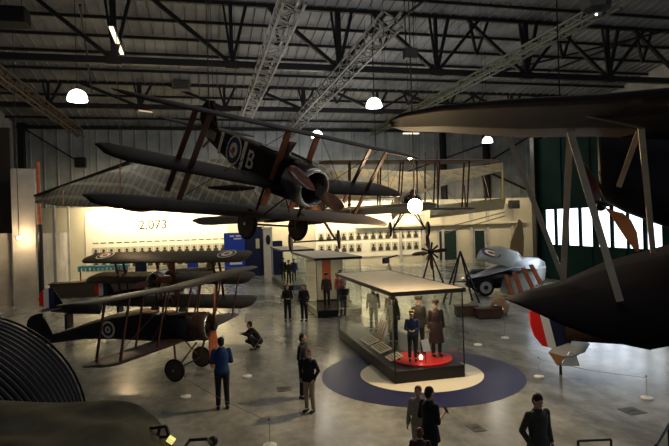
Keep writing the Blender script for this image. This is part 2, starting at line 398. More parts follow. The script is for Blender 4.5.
# ================================================================== CEILING FITTINGS
def pendant(px, py, d, r, label, pw):
    c = P(px, py, d); t = thing('pendant_lamp', label, 'lamp', c, group='dome pendant lamps')
    top = deck_z(c.y) - c.z
    MB().cone((0, 0, r * .9), (0, 0, top), .02, .02, 6).build('suspension_rod', steel, t)
    MB().lathe((0, 0, 0), [(r * .12, r * 1.0), (r * .25, r * .9), (r * .3, r * .75)]).build('lamp_holder', steel, t)
    m = MB(); m.smooth = True
    m.lathe((0, 0, 0), [(r * .98, -r * .42), (r, -r * .3), (r * .95, 0), (r * .8, r * .38), (r * .55, r * .62), (r * .3, r * .74)]).build('lamp_shade', lampglow, t)
    light('POINT', 'pendant_light', c + V((0, 0, -r)), pw, (1, .93, .8), .4, parent=t)
pendant(77.5, 97, 31, .56, 'bright dome pendant lamp at the upper left', 260)
pendant(374, 104, 37, .55, 'bright dome pendant lamp near the centre of the roof', 260)
pendant(487.5, 140.5, 44, .42, 'small bright dome pendant lamp at the right above the cream wing', 200)
pendant(317, 135, 46, .5, 'small pendant lamp glimpsed above the hanging aircraft nose', 120)
def batten(a, b, d0, d1, label, m=tube, wd=.22):
    A = P(*a, d0); B = P(*b, d1); t = thing('strip_light', label, 'lamp', (A + B) / 2, group='fluorescent strip lights')
    MB().bar(A + V((0, 0, .1)), B + V((0, 0, .1)), wd * 1.5, .08).build('housing', steel, t, world=True)
    MB().bar(A, B, wd, .08).build('tube', m, t, world=True)
    for Q in (A, B): MB().cone(Q, V((Q.x, Q.y, deck_z(Q.y))), .015, .015, 5).build('hanger', steel, t, world=True)
batten((111, 27), (122, 54), 30, 35, 'slanting strip light with orange-white glow at the upper left')
coolt = mat('cool_tube_glow', (1, 1, .95), .4, emit=(.95, 1, .92), es=2)
batten((366, 72.5), (383, 73), 38, 38, 'small white strip light below the large truss, left of the orange one', coolt, .28)
batten((407, 73.5), (417, 74), 38, 38, 'small orange strip light below the large truss', mat('orange_tube', (1, .6, .3), .4, emit=(1, .55, .2), es=1.2), .25)
batten((424, 129.5), (452, 131), 52, 52, 'white strip light just under the big dark wing', coolt, .3)
batten((403, 133.5), (419, 133.5), 52, 52, 'orange strip light beside the white one under the dark wing', tube, .25)
batten((139, 110.5), (152, 112), 45, 45, 'dim strip light seen behind the wires of the hanging triplane', mat('dim_tube', (.8, .7, .5), .4, emit=(1, .7, .45), es=.45), .25)
for (px, py, d, sz, lab, cat, nm, mm) in (
    (410, 54, 34, (.8, .6, .65), 'black loudspeaker box hanging below the roof near the centre', 'loudspeaker', 'loudspeaker', steel),
    (80.5, 162.5, 50, (1.0, .7, 1.0), 'black loudspeaker box on the far wall at the left', 'loudspeaker', 'loudspeaker', steel),
    (514, 204.5, 54, (1.1, .7, .95), 'black loudspeaker box right of the cream wings', 'loudspeaker', 'loudspeaker', steel),
    (8, 17, 30, (2.0, 1.2, .9), 'dark boxy unit heater at the top left corner', 'heater', 'unit_heater', steel),
    (181, 86, 46, (1.5, .8, .75), 'grey unit heater hanging above the triplane wing', 'heater', 'unit_heater', mat('heater_grey', (.12, .105, .09), .6))):
    c = P(px, py, d) if d < 50 else AY(px, py, 58.5 if px < 100 else 55.8); t = thing(nm, lab, cat, c)
    MB().box((0, 0, 0), sz).build('casing', mm, t, bevel=.05)
    g = MB()
    for i in range(5): g.box((0, -sz[1] / 2 - .01, (i - 2) * sz[2] / 6), (sz[0] * .8, .03, sz[2] * .06))
    g.build('grille', black, t)
    if c.y < 50:
        for sx in (-1, 1): MB().cone((sx * sz[0] * .35, 0, sz[2] / 2), (sx * sz[0] * .35, 0, (deck_z(c.y) if c.y > 25 else 20.6) - c.z), .025, .025, 6).build('hanger', steel, t)
    else:
        MB().bar((0, sz[1] * .4, 0), (0, (60 if px < 100 else 57.1) - c.y, 0), .12).build('wall_bracket', steel, t)
c = P(596, 3, 22); t = thing('high_bay_light', 'dark six-sided high bay light with a tiny bright spot at the top right', 'lamp', c)
MB().lathe((0, 0, 0), [(.25, -.45), (.55, -.25), (.6, .3), (.3, .5)], n=6).build('housing', black, t)
MB().ball((0, 0, -.47), (.05, .05, .04)).build('bulb', lampglow, t)
MB().cone((0, 0, .5), (0, 0, 20.7 - c.z), .02, .02, 6).build('hanger', steel, t)

def spotlight(px, py, d, r, pw, label, col=(1, .72, .4), drop=None):
    c = P(px, py, d); t = thing('spotlight', label, 'lamp', c, group='warm spotlights')
    v = (EYE - c).normalized()
    m = MB(); m.lathe(c - v * .35, [(r * .7, 0), (r * 1.05, .1), (r * 1.05, .33)], axis=v, n=14); m.build('housing', black, t, world=True)
    q = MB(); q.smooth = True; q.ball(c + v * .0, (r, r, r), 12, 8).build('bulb', warmglow, t, world=True)
    top = V((c.x, c.y, (deck_z(c.y) - .1) if drop is None else c.z + drop))
    MB().cone(c - v * .2 + V((0, 0, .05)), top, .02, .02, 6).build('hanger', steel, t, world=True)
    light('POINT', 'spot_glow', c + v * .3, pw, col, .15, parent=t)
spotlight(415, 206, 15.5, .21, 800, 'dazzling warm spotlight in front of the hanging biplane at centre right')  # bulb enlarged so the bright ball carries the lamp's glare
spotlight(122, 210.5, 30, .14, 260, 'small warm spotlight below the left tip of the triplane')
spotlight(19, 238, 34, .1, 160, 'tiny warm spotlight by the pier at the far left')
spotlight(410, 158, 40, .13, 20, 'small warm spotlight beyond the upper wing of the hanging biplane')
light('SPOT', 'case_spot', (14, 24, 13), 1500, (1, .85, .65), .5, to=(3, 33, 0), spot=.7)

# ================================================================== DISPLAY WALL
def wall_text(body, px, py, size, m, name, label, cat):
    c = AY(px, py, 56.95); t = thing(name, label, cat, c)
    text_mb(body, size, m, 'lettering', t, Matrix.Rotation(PI / 2, 4, 'X'), .01); return t
panelm = mat('display_panel_white', (.85, .8, .66), .5)
def wpanel(x0, x1, z0, z1, y, name, label, m):
    o = MB().box(((x0 + x1) / 2, y, (z0 + z1) / 2), (x1 - x0, .08, z1 - z0)).build(name, m); tag(o, label, 'display panel'); return o
xl = AY(86, 250, 57).x; xm = AY(228, 250, 57).x; xa = AY(316, 250, 57).x; xr = AY(421, 250, 57).x
wpanel(xl, xm, .9, 6.6, 57.0, 'display_panel', 'long white wall display panel at the left with portraits and the number', panelm)
wpanel(xa, xr, .9, 6.4, 57.0, 'display_panel', 'white wall display panel right of centre with two rows of portraits', panelm)
wall_text('2,073', 153, 225, 1.25, mat('grey_lettering', (.02, .02, .016), .6), 'wall_number', 'large grey number 2,073 on the left display panel', 'sign')
cardm = mat('portrait_card', (.5, .46, .37), .6); darkfig = mat('portrait_ink', (.05, .04, .03), .7); capm = mat('caption_ink', (.08, .07, .05), .7)
def portrait():
    t = thing('portrait_print', 'small sepia portrait print on the display wall', 'picture', (0, 0, 0), group='portraits on the display wall')
    MB().box((0, 0, .5), (.66, .03, .9)).build('card', cardm, t)
    m = MB(); m.prism([(-.24, -.02, .08), (.24, -.02, .08), (.22, -.02, .4), (.09, -.02, .52), (-.09, -.02, .52), (-.22, -.02, .4)], (0, -.01, 0)).lathe((0, -.02, .65), [(.13, 0), (.13, .01)], axis=(0, -1, 0), n=10)
    m.build('portrait', darkfig, t); return t
proto = portrait(); first = True
def put(x, z, lab, grp):
    global first
    o = proto if first else copy_tree(proto); first = False
    o.matrix_basis = Matrix.Translation((x, 56.93, z)); o['label'] = lab; o['group'] = grp
n = 18
for i in range(n):
    x = xl + .9 + i * (xm - xl - 1.4) / (n - 1)
    put(x, 2.05, 'sepia portrait print in the upper row of the long left display panel', 'portraits, left panel upper row')
    put(x, .95, 'sepia portrait print in the lower row of the long left display panel', 'portraits, left panel lower row')
    m = MB().box((x, 56.94, 3.45), (.5, .02, .07)).build('caption_strip', capm); tag(m, 'tiny grey caption line above the left row of portraits', 'caption', 'captions over the left portraits')
n = 14
for i in range(n):
    x = xa + .6 + i * (xr - xa - 1.2) / (n - 1)
    if x < 12.4 and i == 6: pass
    put(x, 2.75, 'sepia portrait print in the upper row of the right-hand display panel', 'portraits, right panel upper row')
    if i != 6: put(x, 1.45, 'sepia portrait print in the lower row of the right-hand display panel', 'portraits, right panel lower row')
# blue banner and dark doorway
c0 = F(265, 266); bx = AY(234.5, 250, 50); t = thing('banner_stand', 'bright blue banner with white lettering beside the dark navy doorway', 'banner', (bx.x, 50, 0))
MB().box((0, 0, 2.2), (1.85, .1, 3.8)).build('banner_panel', blue, t)
MB().box((0, 0, .15), (1.9, .6, .3)).build('base', black, t)
m = MB()
for wd, x, z in ((.4, -.2, 3.8), (.5, .4, 3.8), (.7, .3, 3.55), (1.4, 0, 1.6), (1.1, .1, 1.3)): m.box((x, -.06, z), (wd, .02, .12 if z > 3 else .2))
m.build('lettering', white, t)
t = thing('entrance_screen', 'dark navy entrance screen between the blue banner and the pale pillar', 'screen', (AY(254.5, 250, 51).x, 51, 0))
MB().box((0, 0, 2.3), (1.9, .2, 4.6)).build('panel', navy, t); MB().box((.3, -.12, 3.0), (.35, .04, .9)).build('emblem', mat('pale_yellow', (.6, .55, .3), .5), t)
t = thing('pale_pillar', 'pale cream pillar with a dark hanging emblem, right of the navy screen', 'pillar', (AY(268, 250, 48).x, 48, 0))
MB().box((0, 0, 2.2), (.75, .7, 4.4)).build('shaft', cream, t); MB().box((0, 0, 4.45), (.9, .85, .12)).build('capital', cream, t)
MB().ball((0, -.38, 3.4), (.2, .05, .45), 8, 6).build('emblem', black, t)
t = thing('entrance_screen', 'tall dark information screen directly behind the two standing visitors', 'screen', (6.2, 50.5, 0))
MB().box((0, 0, 1.6), (1.6, .3, 3.2)).build('panel', navy, t)

# floor roundel around the showcase (painted discs)
RC = V((6.3, 15.5, 0))
o = MB().lathe(RC + V((0, 0, .002)), [(3.05, 0), (3.05, .004)], n=72).build('floor_roundel', mat('navy_floor_vinyl', (.012, .014, .075), .35)); tag(o, 'large navy blue disc set in the floor around the front showcase', 'floor marking')
MB().lathe(V((0, 0, .005)), [(1.86, 0), (1.86, .006)], n=64).build('cream_disc', mat('cream_floor_vinyl', (.8, .75, .6), .35), o)['label'] = 'cream inner disc'
for lab, (px, py), sx in (('small dark floor hatch near the man in the green coat', (632, 411), .45), ('dark square floor hatch right of the phone woman', (476, 428), .3), ('dark patch of floor hatch behind the couple', (284, 389), .4)):
    c = F(px, py); t = thing('floor_hatch', lab, 'hatch', (c.x, c.y, .001)); MB().box((0, 0, .004), (sx, .45, .008)).build('cover', mat('dark_iron', (.06, .06, .055), .5), t)
    MB().box((0, 0, .009), (sx * .5, .05, .006)).build('handle', steel, t)

# ================================================================== PEOPLE
def mcol(n, c, **k): return mat(n, c, .7, noise=.15, scale=8, **k)
def person(loc, face, h=1.75, top=None, legs=None, hair=hairb, label='', arms='relaxed', sleeve='long', coat=0, look=0, joints=None, slim=1., group=None, cat='person', name='person', shoes=black, longhair=False, sk=None, hat=None):
    """figure faces local +Y; face = world angle of +Y from world X axis"""
    s = h / 1.75; t = thing(name, label, cat, loc, face - PI / 2, group); sk = sk or skin
    J = dict(pel=(0, 0, .95), waist=(0, 0, 1.08), chest=(0, .0, 1.3), neck=(0, 0, 1.49), head=(0, .02, 1.64),
             hipL=(-.09, 0, .92), hipR=(.09, 0, .92), knL=(-.1, .02, .5), knR=(.1, .0, .5), anL=(-.11, -.02, .08), anR=(.11, -.02, .08),
             shL=(-.18 * slim, 0, 1.43), shR=(.18 * slim, 0, 1.43))
    ar = dict(relaxed=((.235, -.03, 1.14), (.25, .05, .9)), phone=((.23, .0, 1.15), (.1, .26, 1.22)), pockets=((.27, -.07, 1.16), (.2, .09, .94)),
              hold=((.24, .03, 1.15), (.08, .27, 1.12)), out=((.24, .05, 1.16), (.24, .34, 1.12)), stand=((.25, -.02, 1.15), (.22, .12, .95)))
    aL, aR = (arms, arms) if isinstance(arms, str) else arms
    J['elL'] = (-ar[aL][0][0], *ar[aL][0][1:]); J['wrL'] = (-ar[aL][1][0], *ar[aL][1][1:]); J['elR'], J['wrR'] = ar[aR]
    if joints: J.update(joints)
    J = {k: V(v) * s for k, v in J.items()}
    H = Matrix.Rotation(look, 3, 'X'); hc = J['head']
    def hp(x, y, z): return hc + H @ (V((x, y, z)) * s)
    def remesh(o, vs):
        r = o.modifiers.new('merge', 'REMESH'); r.mode = 'VOXEL'; r.voxel_size = vs; r.use_smooth_shade = True
        q = o.modifiers.new('smooth', 'SMOOTH'); q.iterations = 2; q.factor = .5
    def torso(mb, g, z0='pel'):
        R = []
        ks = [(J['pel'] + V((0, 0, -.06 * s)), .15, .105), (J['pel'], .165, .115), (J['waist'], .14, .1), (J['chest'], .165 * slim, .12), (J['shL'].lerp(J['shR'], .5) + V((0, 0, -.02 * s)), .16 * slim, .1), (J['neck'], .07, .065)]
        for c, rx, ry in ks: R.append([c + V(((rx + g) * s * math.cos(a), (ry + g) * s * math.sin(a), 0)) for a in [2 * PI * i / 14 for i in range(14)]])
        mb.rings(R)
    b = MB(); torso(b, 0)
    b.cap(J['neck'] - V((0, 0, .05 * s)), hp(0, -.01, -.06), .055 * s, .052 * s)
    b.ball(hp(0, 0, .02), (.073 * s, .092 * s, .105 * s)); b.ball(hp(0, .03, -.06), (.055 * s, .06 * s, .06 * s))
    b.cap(hp(0, .088, .012), hp(0, .108, -.018), .011 * s, .016 * s, 8)
    for sx in (-1, 1): b.ball(hp(sx * .076, 0, 0), (.014 * s, .022 * s, .03 * s), 8, 6)
    for L in 'LR':
        sg = -1 if L == 'L' else 1
        b.cap(J['sh' + L], J['el' + L], .05 * s, .038 * s); b.cap(J['el' + L], J['wr' + L], .037 * s, .026 * s)
        b.cap(J['hip' + L], J['kn' + L], .085 * s, .055 * s); b.cap(J['kn' + L], J['an' + L], .054 * s, .036 * s)
        b.cap(J['an' + L], J['an' + L] + V((0, .15 * s, -.03 * s)), .038 * s, .03 * s)
        d = (J['wr' + L] - J['el' + L]).normalized(); pal = J['wr' + L] + d * .075 * s
        ax = d.cross(V((sg, 0, 0))); ax = (V((0, 1, 0)) - d * d.y).normalized() if abs(d.y) < .8 else V((-sg, 0, 0))
        nrm = d.cross(ax)
        inn = V((-sg, 0, -.3)); inn = (inn - d * inn.dot(d)).normalized()
        b.cap(J['wr' + L], pal + ax * .018 * s, .026 * s, .02 * s, 8); b.cap(J['wr' + L], pal - ax * .018 * s, .026 * s, .02 * s, 8)
        for k, ln in enumerate((.062, .072, .068, .052)):
            r0 = pal + ax * (.033 - k * .022) * s; r1 = r0 + (d * .9 + inn * .35) * ln * .55 * s; r2 = r1 + (d * .5 + inn * .85) * ln * .5 * s
            b.cap(r0, r1, .0095 * s, .009 * s, 6); b.cap(r1, r2, .009 * s, .0075 * s, 6)
        q = J['wr' + L] + d * .03 * s + ax * .022 * s; q2 = q + (ax * .8 + d * .6 + inn * .3) * .04 * s
        b.cap(q, q2, .012 * s, .01 * s, 6); b.cap(q2, q2 + (d * .9 + inn * .4) * .03 * s, .01 * s, .008 * s, 6)
    body = b.build('body', sk, t); remesh(body, .011)
    e = MB()
    for sx in (-1, 1): e.ball(hp(sx * .03, .083, .018), (.011 * s, .008 * s, .008 * s), 8, 6)
    e.build('eyes', mat('eye_dark', (.03, .02, .02), .2), t)
    MB().ball(hp(0, .088, -.062), (.022 * s, .008 * s, .006 * s), 8, 6).build('mouth', mat('lips', (.35, .12, .1), .5), t)
    if top:
        c = MB(); torso(c, .022)
        for L in 'LR':
            c.cap(J['sh' + L], J['el' + L], .066 * s, .054 * s)
            if sleeve == 'long': c.ball(J['el' + L], .053 * s); c.cone(J['el' + L], J['wr' + L], .053 * s, .042 * s)
        if coat:
            lo = J['pel'] - V((0, 0, coat * s))
            c.rings([[q + V((r1 * s * math.cos(a), r2 * s * math.sin(a), 0)) for a in [2 * PI * i / 14 for i in range(14)]] for q, r1, r2 in ((J['waist'], .165, .13), (J['pel'], .2, .15), (lo, .2 + coat * .12, .16 + coat * .12))])
        remesh(c.build('jacket' if sleeve == 'long' else 'shirt', top, t), .012)
        cl = MB(); cl.lathe(J['neck'] + V((0, 0, -.03 * s)), [(.085 * s, 0), (.075 * s, .055 * s)], n=12); cl.build('collar', top, t)
    if legs:
        c = MB()
        c.rings([[q + V((r1 * s * math.cos(a), r2 * s * math.sin(a), 0)) for a in [2 * PI * i / 14 for i in range(14)]] for q, r1, r2 in ((J['waist'] - V((0, 0, .02)), .155, .12), (J['pel'], .18, .13), (J['hipL'].lerp(J['hipR'], .5) - V((0, 0, .06 * s)), .17, .12))])
        for L in 'LR':
            c.cap(J['hip' + L], J['kn' + L], .1 * s, .072 * s); c.ball(J['kn' + L], .07 * s); c.cone(J['kn' + L], J['an' + L] + (J['kn' + L] - J['an' + L]) * .06, .07 * s, .058 * s)
        remesh(c.build('trousers', legs, t), .012)
    for L in 'LR':
        a = J['an' + L]; c = MB(); z = max(.04 * s, 0)
        c.cap(V((a.x, a.y - .03 * s, a.z - .03 * s)), V((a.x, a.y + .16 * s, a.z - .035 * s)), .048 * s, .042 * s, 10); o = c.build('shoe', shoes, t)
        for p in o.data.polygons: p.use_smooth = True
    hm = MB()
    if hat:
        hm.lathe(hp(0, 0, .06), [(.098 * s, 0), (.1 * s, .05 * s), (.125 * s, .075 * s), (.12 * s, .1 * s)], n=16); hm.ball(hp(0, .09, .06), (.07 * s, .06 * s, .012 * s), 10, 6); hm.build('cap', hat, t)
    else:
        hm.ball(hp(0, -.018, .045), (.084 * s, .097 * s, .095 * s)); hm.ball(hp(0, -.045, -.01), (.078 * s, .068 * s, .09 * s))
        if longhair: hm.ball(hp(0, -.06, -.1), (.085 * s, .05 * s, .13 * s))
        remesh(hm.build('hair', hair, t), .012)
    if 'phone' in (aL, aR):
        MB().box((J['wrL' if aL == 'phone' else 'wrR']) + V((-.02 if aR == 'phone' else .02, .1, .05)) * s, (.07, .012, .14), Matrix.Rotation(.5, 3, 'X')).build('phone', black, t)
    return t
def fl(px, py): q = F(px, py); return V((q.x, q.y, 0))
AWAY = PI / 2 - YAW
dark = mcol('charcoal_cloth', (.008, .008, .01)); darkj = mcol('dark_denim', (.012, .014, .022)); pale = mcol('stone_trousers', (.34, .27, .2))
person(fl(223, 409), AWAY + .25, 1.84, mcol('royal_blue_cloth', (.012, .05, .16)), darkj, label='person in a bright blue shirt seen from behind, standing at the left', arms='hold', sleeve='long')
person(fl(304, 398), AWAY - 1.9, 1.72, dark, dark, label='person in black standing just behind the companion in pale trousers', arms='stand')
person(fl(310, 412), AWAY + PI - .5, 1.57, dark, pale, hair=hairr, label='person in black top and pale trousers standing before a dark companion', arms='pockets', coat=.08)
person(fl(288, 321), AWAY + PI + .2, 1.75, dark, darkj, label='left of two distant dark-clothed people standing in front of the middle showcase', arms='hold')
person(fl(304.5, 321), AWAY + PI - .3, 1.76, mcol('dark_navy_cloth', (.012, .014, .028)), darkj, label='right of two distant dark-clothed people, nearer to the middle showcase', arms='stand', coat=.1)
q = P(429, 400, 9.8); person((q.x, q.y, 0), AWAY - 1.0, 1.66, mcol('black_tunic', (.006, .006, .011)), darkj, hair=hairb, label='person in a short-sleeved black tunic turned right, holding a phone', arms=('stand', 'phone'), sleeve='short', coat=.2, look=-.15)
q = P(420, 440, 8.9); person((q.x, q.y, 0), AWAY - .2, 1.27, mcol('maroon_cloth', (.05, .015, .02)), darkj, hair=hairr, label='small person with chestnut hair at the bottom edge before the phone holder', arms='relaxed')
q = P(418.5, 400, 10.4); person((q.x, q.y, 0), AWAY + PI - .4, 1.5, mcol('stone_cloth', (.3, .26, .2)), pale, hair=hairr, label='person in pale stone clothes partly hidden behind the one with a phone', arms='relaxed', slim=.9)
q = P(537, 400, 9.0); person((q.x, q.y, 0), AWAY + PI + .35, 1.74, mcol('dark_green_parka', (.035, .04, .03)), darkj, hair=hairb, label='person in a dark green parka looking down with hands in pockets at the lower right', arms='pockets', coat=.12, look=-.35)
cr = dict(pel=(0, -.1, .3), waist=(0, -.05, .42), chest=(0, .08, .62), neck=(0, .18, .78), head=(0, .26, .92), hipL=(-.1, -.1, .28), hipR=(.1, -.1, .28), knL=(-.14, .3, .48), knR=(.14, .34, .3), anL=(-.14, .1, .08), anR=(.14, -.08, .08),
          shL=(-.18, .15, .74), shR=(.18, .15, .74), elL=(-.24, .34, .58), elR=(.24, .36, .56), wrL=(-.1, .52, .62), wrR=(.1, .54, .6))
person(fl(257, 349), AWAY + 1.9, 1.8, dark, dark, joints=cr, label='person in dark clothes crouching on the floor beside the small white information sign')
c = fl(250, 336); t = thing('information_sign', 'small white information sign leaning on a dark stand by the crouching person', 'sign', c, -.4)
MB().box((0, 0, .75), (.42, .03, .32), Matrix.Rotation(-.4, 3, 'X')).build('sign_plate', white, t); MB().cone((0, .02, 0), (0, .02, .7), .02, .02).build('post', black, t); MB().lathe((0, .02, 0), [(.16, 0), (.15, .02)]).build('base', black, t)

# ================================================================== SHOWCASES
def showcase(x0, x1, y0, y1, h, label, spots=True, roofm=None):
    t = thing('glass_showcase', label, 'showcase', ((x0 + x1) / 2, (y0 + y1) / 2, 0)); W = x1 - x0; L = y1 - y0
    MB().box((0, 0, .19), (W, L, .36)).build('plinth', black, t, bevel=.02)
    MB().box((0, 0, .02), (W - .1, L - .1, .04)).build('kick_base', black, t)
    MB().box((0, 0, h - .035), (W + .1, L + .1, .05)).build('roof', roofm or mat('case_roof_tan', (.4, .36, .3), .35, noise=.1), t)
    MB().box((0, -L / 2 - .05, h - .06), (W + .14, .03, .12)).box((0, L / 2 + .05, h - .06), (W + .14, .03, .12)).box((-W / 2 - .05, 0, h - .06), (.03, L + .14, .12)).box((W / 2 + .05, 0, h - .06), (.03, L + .14, .12)).build('roof_edge', steel, t)
    for nm, cc, dd in (('front', (0, -L / 2 + .01, (h + .3) / 2), (W - .02, .012, h - .45)), ('back', (0, L / 2 - .01, (h + .3) / 2), (W - .02, .012, h - .45)), ('l', (-W / 2 + .01, 0, (h + .3) / 2), (.012, L - .02, h - .45)), ('r', (W / 2 - .01, 0, (h + .3) / 2), (.012, L - .02, h - .45))):
        MB().box(cc, dd).build('glass_pane', clearglass, t)
    for sx in (-1, 1):
        for sy in (-1, 1): MB().box((sx * (W / 2 - .015), sy * (L / 2 - .015), h / 2 + .15), (.03, .03, h - .4)).build('corner_post', steel, t)
    return t
X0, X1, Y0, Y1, HC = 5.18, 7.38, 14.72, 21.4, 2.66
showcase(X0, X1, Y0, Y1, HC, 'large glass showcase with uniformed mannequins standing over the floor roundel')
light('AREA', 'case_lamp', (6.4, 15.7, 2.5), 24, (1, .8, .55), .8, .8, to=(6.4, 15.9, 0))
light('AREA', 'case_lamp', (6.4, 19.5, 2.5), 5, (1, .85, .6), .8, .8, to=(6.4, 19.5, 0))
o = MB().lathe((6.45, 15.75, .372), [(.92, 0), (.92, .05)], n=48).build('red_disc_stand', red); tag(o, 'bright red round platform inside the front showcase under the mannequins', 'platform')
# contents: mannequins, text panels, rifles
tan = mcol('brown_greatcoat', (.055, .028, .018)); khaki = mcol('dark_khaki', (.028, .022, .013)); bluec = mcol('blue_uniform', (.02, .04, .13))
man = mat('mannequin_face', (.42, .25, .16), .5)
person((6.95, 15.75, .425), -PI / 2 - .1, 1.72, tan, khaki, label='mannequin in a long brown greatcoat at the right of the front showcase', coat=.5, name='mannequin', cat='mannequin', sk=man, hat=tan)
person((6.6, 16.3, .425), -PI / 2, 1.78, khaki, khaki, label='mannequin in dark khaki uniform just behind the greatcoat in the front showcase', name='mannequin', cat='mannequin', sk=man, coat=.12, hat=khaki)
person((6.05, 15.5, .425), -PI / 2 - .4, 1.5, bluec, dark, label='mannequin in dark blue with a brass headpiece at the left of the front showcase', name='mannequin', cat='mannequin', sk=mat('golden_face', (.6, .33, .14), .4), hat=brass, arms='hold')
for i, (px, y) in enumerate(((5.72, 18.9), (5.72, 19.8), (5.72, 20.7))):
    person((6.4 + (i % 2) * .35, 18.2 + i * 1.15, .37), -PI / 2 - .5, 1.6 + .08 * i, (khaki, tan, dark)[i], (dark, khaki, khaki)[i], label=('mannequin in khaki in the middle of the front showcase behind the blue one', 'mannequin in brown further back in the front showcase', 'mannequin in black at the back end of the front showcase')[i], name='mannequin', cat='mannequin', sk=man, hat=khaki)
for i, (y, L) in enumerate(((16.0, .6), (17.3, 1.1), (18.6, 1.1))):
    t = thing('information_sign', ('small crumpled white caption panel low in the showcase, nearest its front corner', 'long cream caption panel sloping along the left side of the showcase, front one', 'long cream caption panel sloping along the left side of the showcase, rear one')[i], 'sign', (5.62, y, .37))
    MB().box((0, 0, .1), (.44, L, .02), Matrix.Rotation(-.3, 3, 'Y')).build('panel', mat('cream_card', (.75, .66, .48), .5), t)
    MB().box((.08, 0, .05), (.06, L * .8, .1)).build('foot', black, t)
    m = MB()
    for k in range(4): m.box((-.12 + k * .08, 0, .098 + .0255 * (k - 1.5) + .02), (.03, L * .8, .006), Matrix.Rotation(-.3, 3, 'Y'))
    m.build('printed_lines', capm, t)
t = thing('information_sign', 'white caption card on a stand among the mannequins in the front showcase', 'sign', (6.35, 15.2, .425), .2)
MB().box((0, 0, .5), (.26, .02, .36), Matrix.Rotation(-.4, 3, 'X')).build('panel', white, t); MB().cone((0, .02, 0), (0, .02, .4), .01, .01).build('post', black, t)
for i in range(4):
    t = thing('rifle', 'brown rifle leaning in a row beside the left glass of the front showcase', 'rifle', (5.85, 18.1 + i * .22, .37), 0, 'rifles leaning in the showcase')
    MB().bar((0, 0, .0), (.32, .12, .75), .05, .03).build('stock', strutr, t); MB().cone((.3, .11, .7), (.5, .2, 1.15), .012, .01, 8).build('barrel', bright, t)
t = thing('glowing_case_lamp', 'small glowing lamp on the red platform in the front showcase', 'lamp', (6.25, 15.35, .425))
MB().ball((0, 0, .12), (.06, .06, .08)).build('bulb', mat('soft_glow', (1, .8, .6), .4, emit=(1, .7, .45), es=5), t); MB().lathe((0, 0, 0), [(.06, 0), (.04, .05)]).build('base', red, t)
# middle showcase
showcase(5.3, 7.6, 26.3, 33.8, 2.98, 'second glass showcase further back behind the two distant people', roofm=mat('case_roof_pale', (.3, .29, .24), .5))
light('AREA', 'case_lamp', (6.4, 27.6, 2.8), 26, (1, .8, .5), .8, .8, to=(6.4, 27.6, 0))
for i, (x, y, c) in enumerate(((6.0, 27.2, tan), (6.8, 27.6, mcol('red_tunic', (.35, .05, .025))), (7.1, 28.6, khaki))):
    person((x, y, .37), -PI / 2 - .2, 1.72, c, khaki, label=('mannequin in brown at the left of the second showcase', 'mannequin in a red tunic in the second showcase', 'mannequin in khaki behind the red one in the second showcase')[i], name='mannequin', cat='mannequin', sk=man, hat=khaki)
t = thing('pilot_chair', 'dark aircraft seat and canvas sling at the front of the second showcase', 'seat', (6.9, 26.9, .37))
MB().box((0, 0, .3), (.6, .5, .08)).build('seat_pan', black, t); MB().box((0, .25, .6), (.6, .06, .6)).build('backrest', black, t); MB().box((0, 0, .13), (.5, .4, .26)).build('frame', steel, t)
t = thing('backdrop_panel', 'pale cream backdrop panel filling the rear of the second showcase', 'panel', (6.45, 29.6, .37)); MB().box((0, 0, 1.2), (2.1, .06, 2.3)).build('board', cream, t); MB().box((0, 0, .03), (2.1, .3, .06)).build('foot', black, t)
MB().box((.1, -.04, 1.5), (.5, .02, 1.6)).build('red_drape', mat('orange_red_drape', (.45, .09, .03), .6), t)
showcase(5.3, 7.5, 38, 45, 2.9, 'third and farthest glass showcase behind the second one', roofm=mat('case_roof_pale', (.3, .29, .24), .5))
for i in range(3):
    person((5.8 + .6 * (i % 2), 38.8 + i * 1.4, .37), -PI / 2 - .2, 1.7, (dark, khaki, dark)[i], khaki, label=('mannequin in black at the front of the farthest showcase', 'mannequin in khaki in the middle of the farthest showcase', 'mannequin in black at the back of the farthest showcase')[i], name='mannequin', cat='mannequin', sk=man, hat=khaki)

# ================================================================== BARRIERS
def stanchion(px, py, label):
    c = fl(px, py); t = thing('barrier_post', label, 'barrier post', c, group='low barrier posts')
    MB().lathe((0, 0, 0), [(.15, 0), (.15, .03), (.04, .06)], n=18).build('base', white, t); MB().cone((0, 0, .05), (0, 0, .56), .014, .012, 8).build('post', bright, t); MB().ball((0, 0, .57), .02).build('tip', black, t)
    BP.append(t); return c
BP = []
SP = [(185.5, 397, 'beside the wheels of the ground biplane'), (247, 376.5, 'right of the person in blue'), (270, 446, 'at the bottom edge below the person in blue'), (505, 338, 'left of the striped rudder'), (539, 377, 'below the striped rudder'), (647, 398.5, 'at the far right of the floor'), (262, 318, 'left of the two distant people'), (273, 329, 'in front of the two distant people, on the left'), (478, 345, 'right of the front showcase')]
B = [stanchion(x, y, 'low barrier post with white base ' + l) for x, y, l in SP]
for i, (a, b, lab) in enumerate(((0, 1, 'between the ground biplane and the person in blue'), (1, 7, 'running from the person in blue to the distant people'), (3, 4, 'left of the striped rudder'), (4, 5, 'crossing the floor at the right'), (0, 2, 'running to the bottom edge'))):
    A = B[a] + V((0, 0, .53)); Z = B[b] + V((0, 0, .53)); pts = [A.lerp(Z, k / 8) - V((0, 0, .06 * math.sin(PI * k / 8))) for k in range(9)]
    o = MB().tube([p - B[a] for p in pts], .006).build('cord', mat('grey_cord', (.2, .19, .17), .7), BP[a]); o['label'] = 'thin grey barrier cord ' + lab
def rail(pts, label):
    t = thing('handrail', label, 'handrail', V((pts[0].x, pts[0].y, 0)))
    MB().tube(pts, .02, 8).build('top_rail', black, t, world=True)
    MB().tube([p - V((0, 0, .5)) for p in pts], .012, 8).build('mid_rail', black, t, world=True)
    for p in pts: MB().cone(V((p.x, p.y, 0)), p, .02, .02, 8).build('post', black, t, world=True)
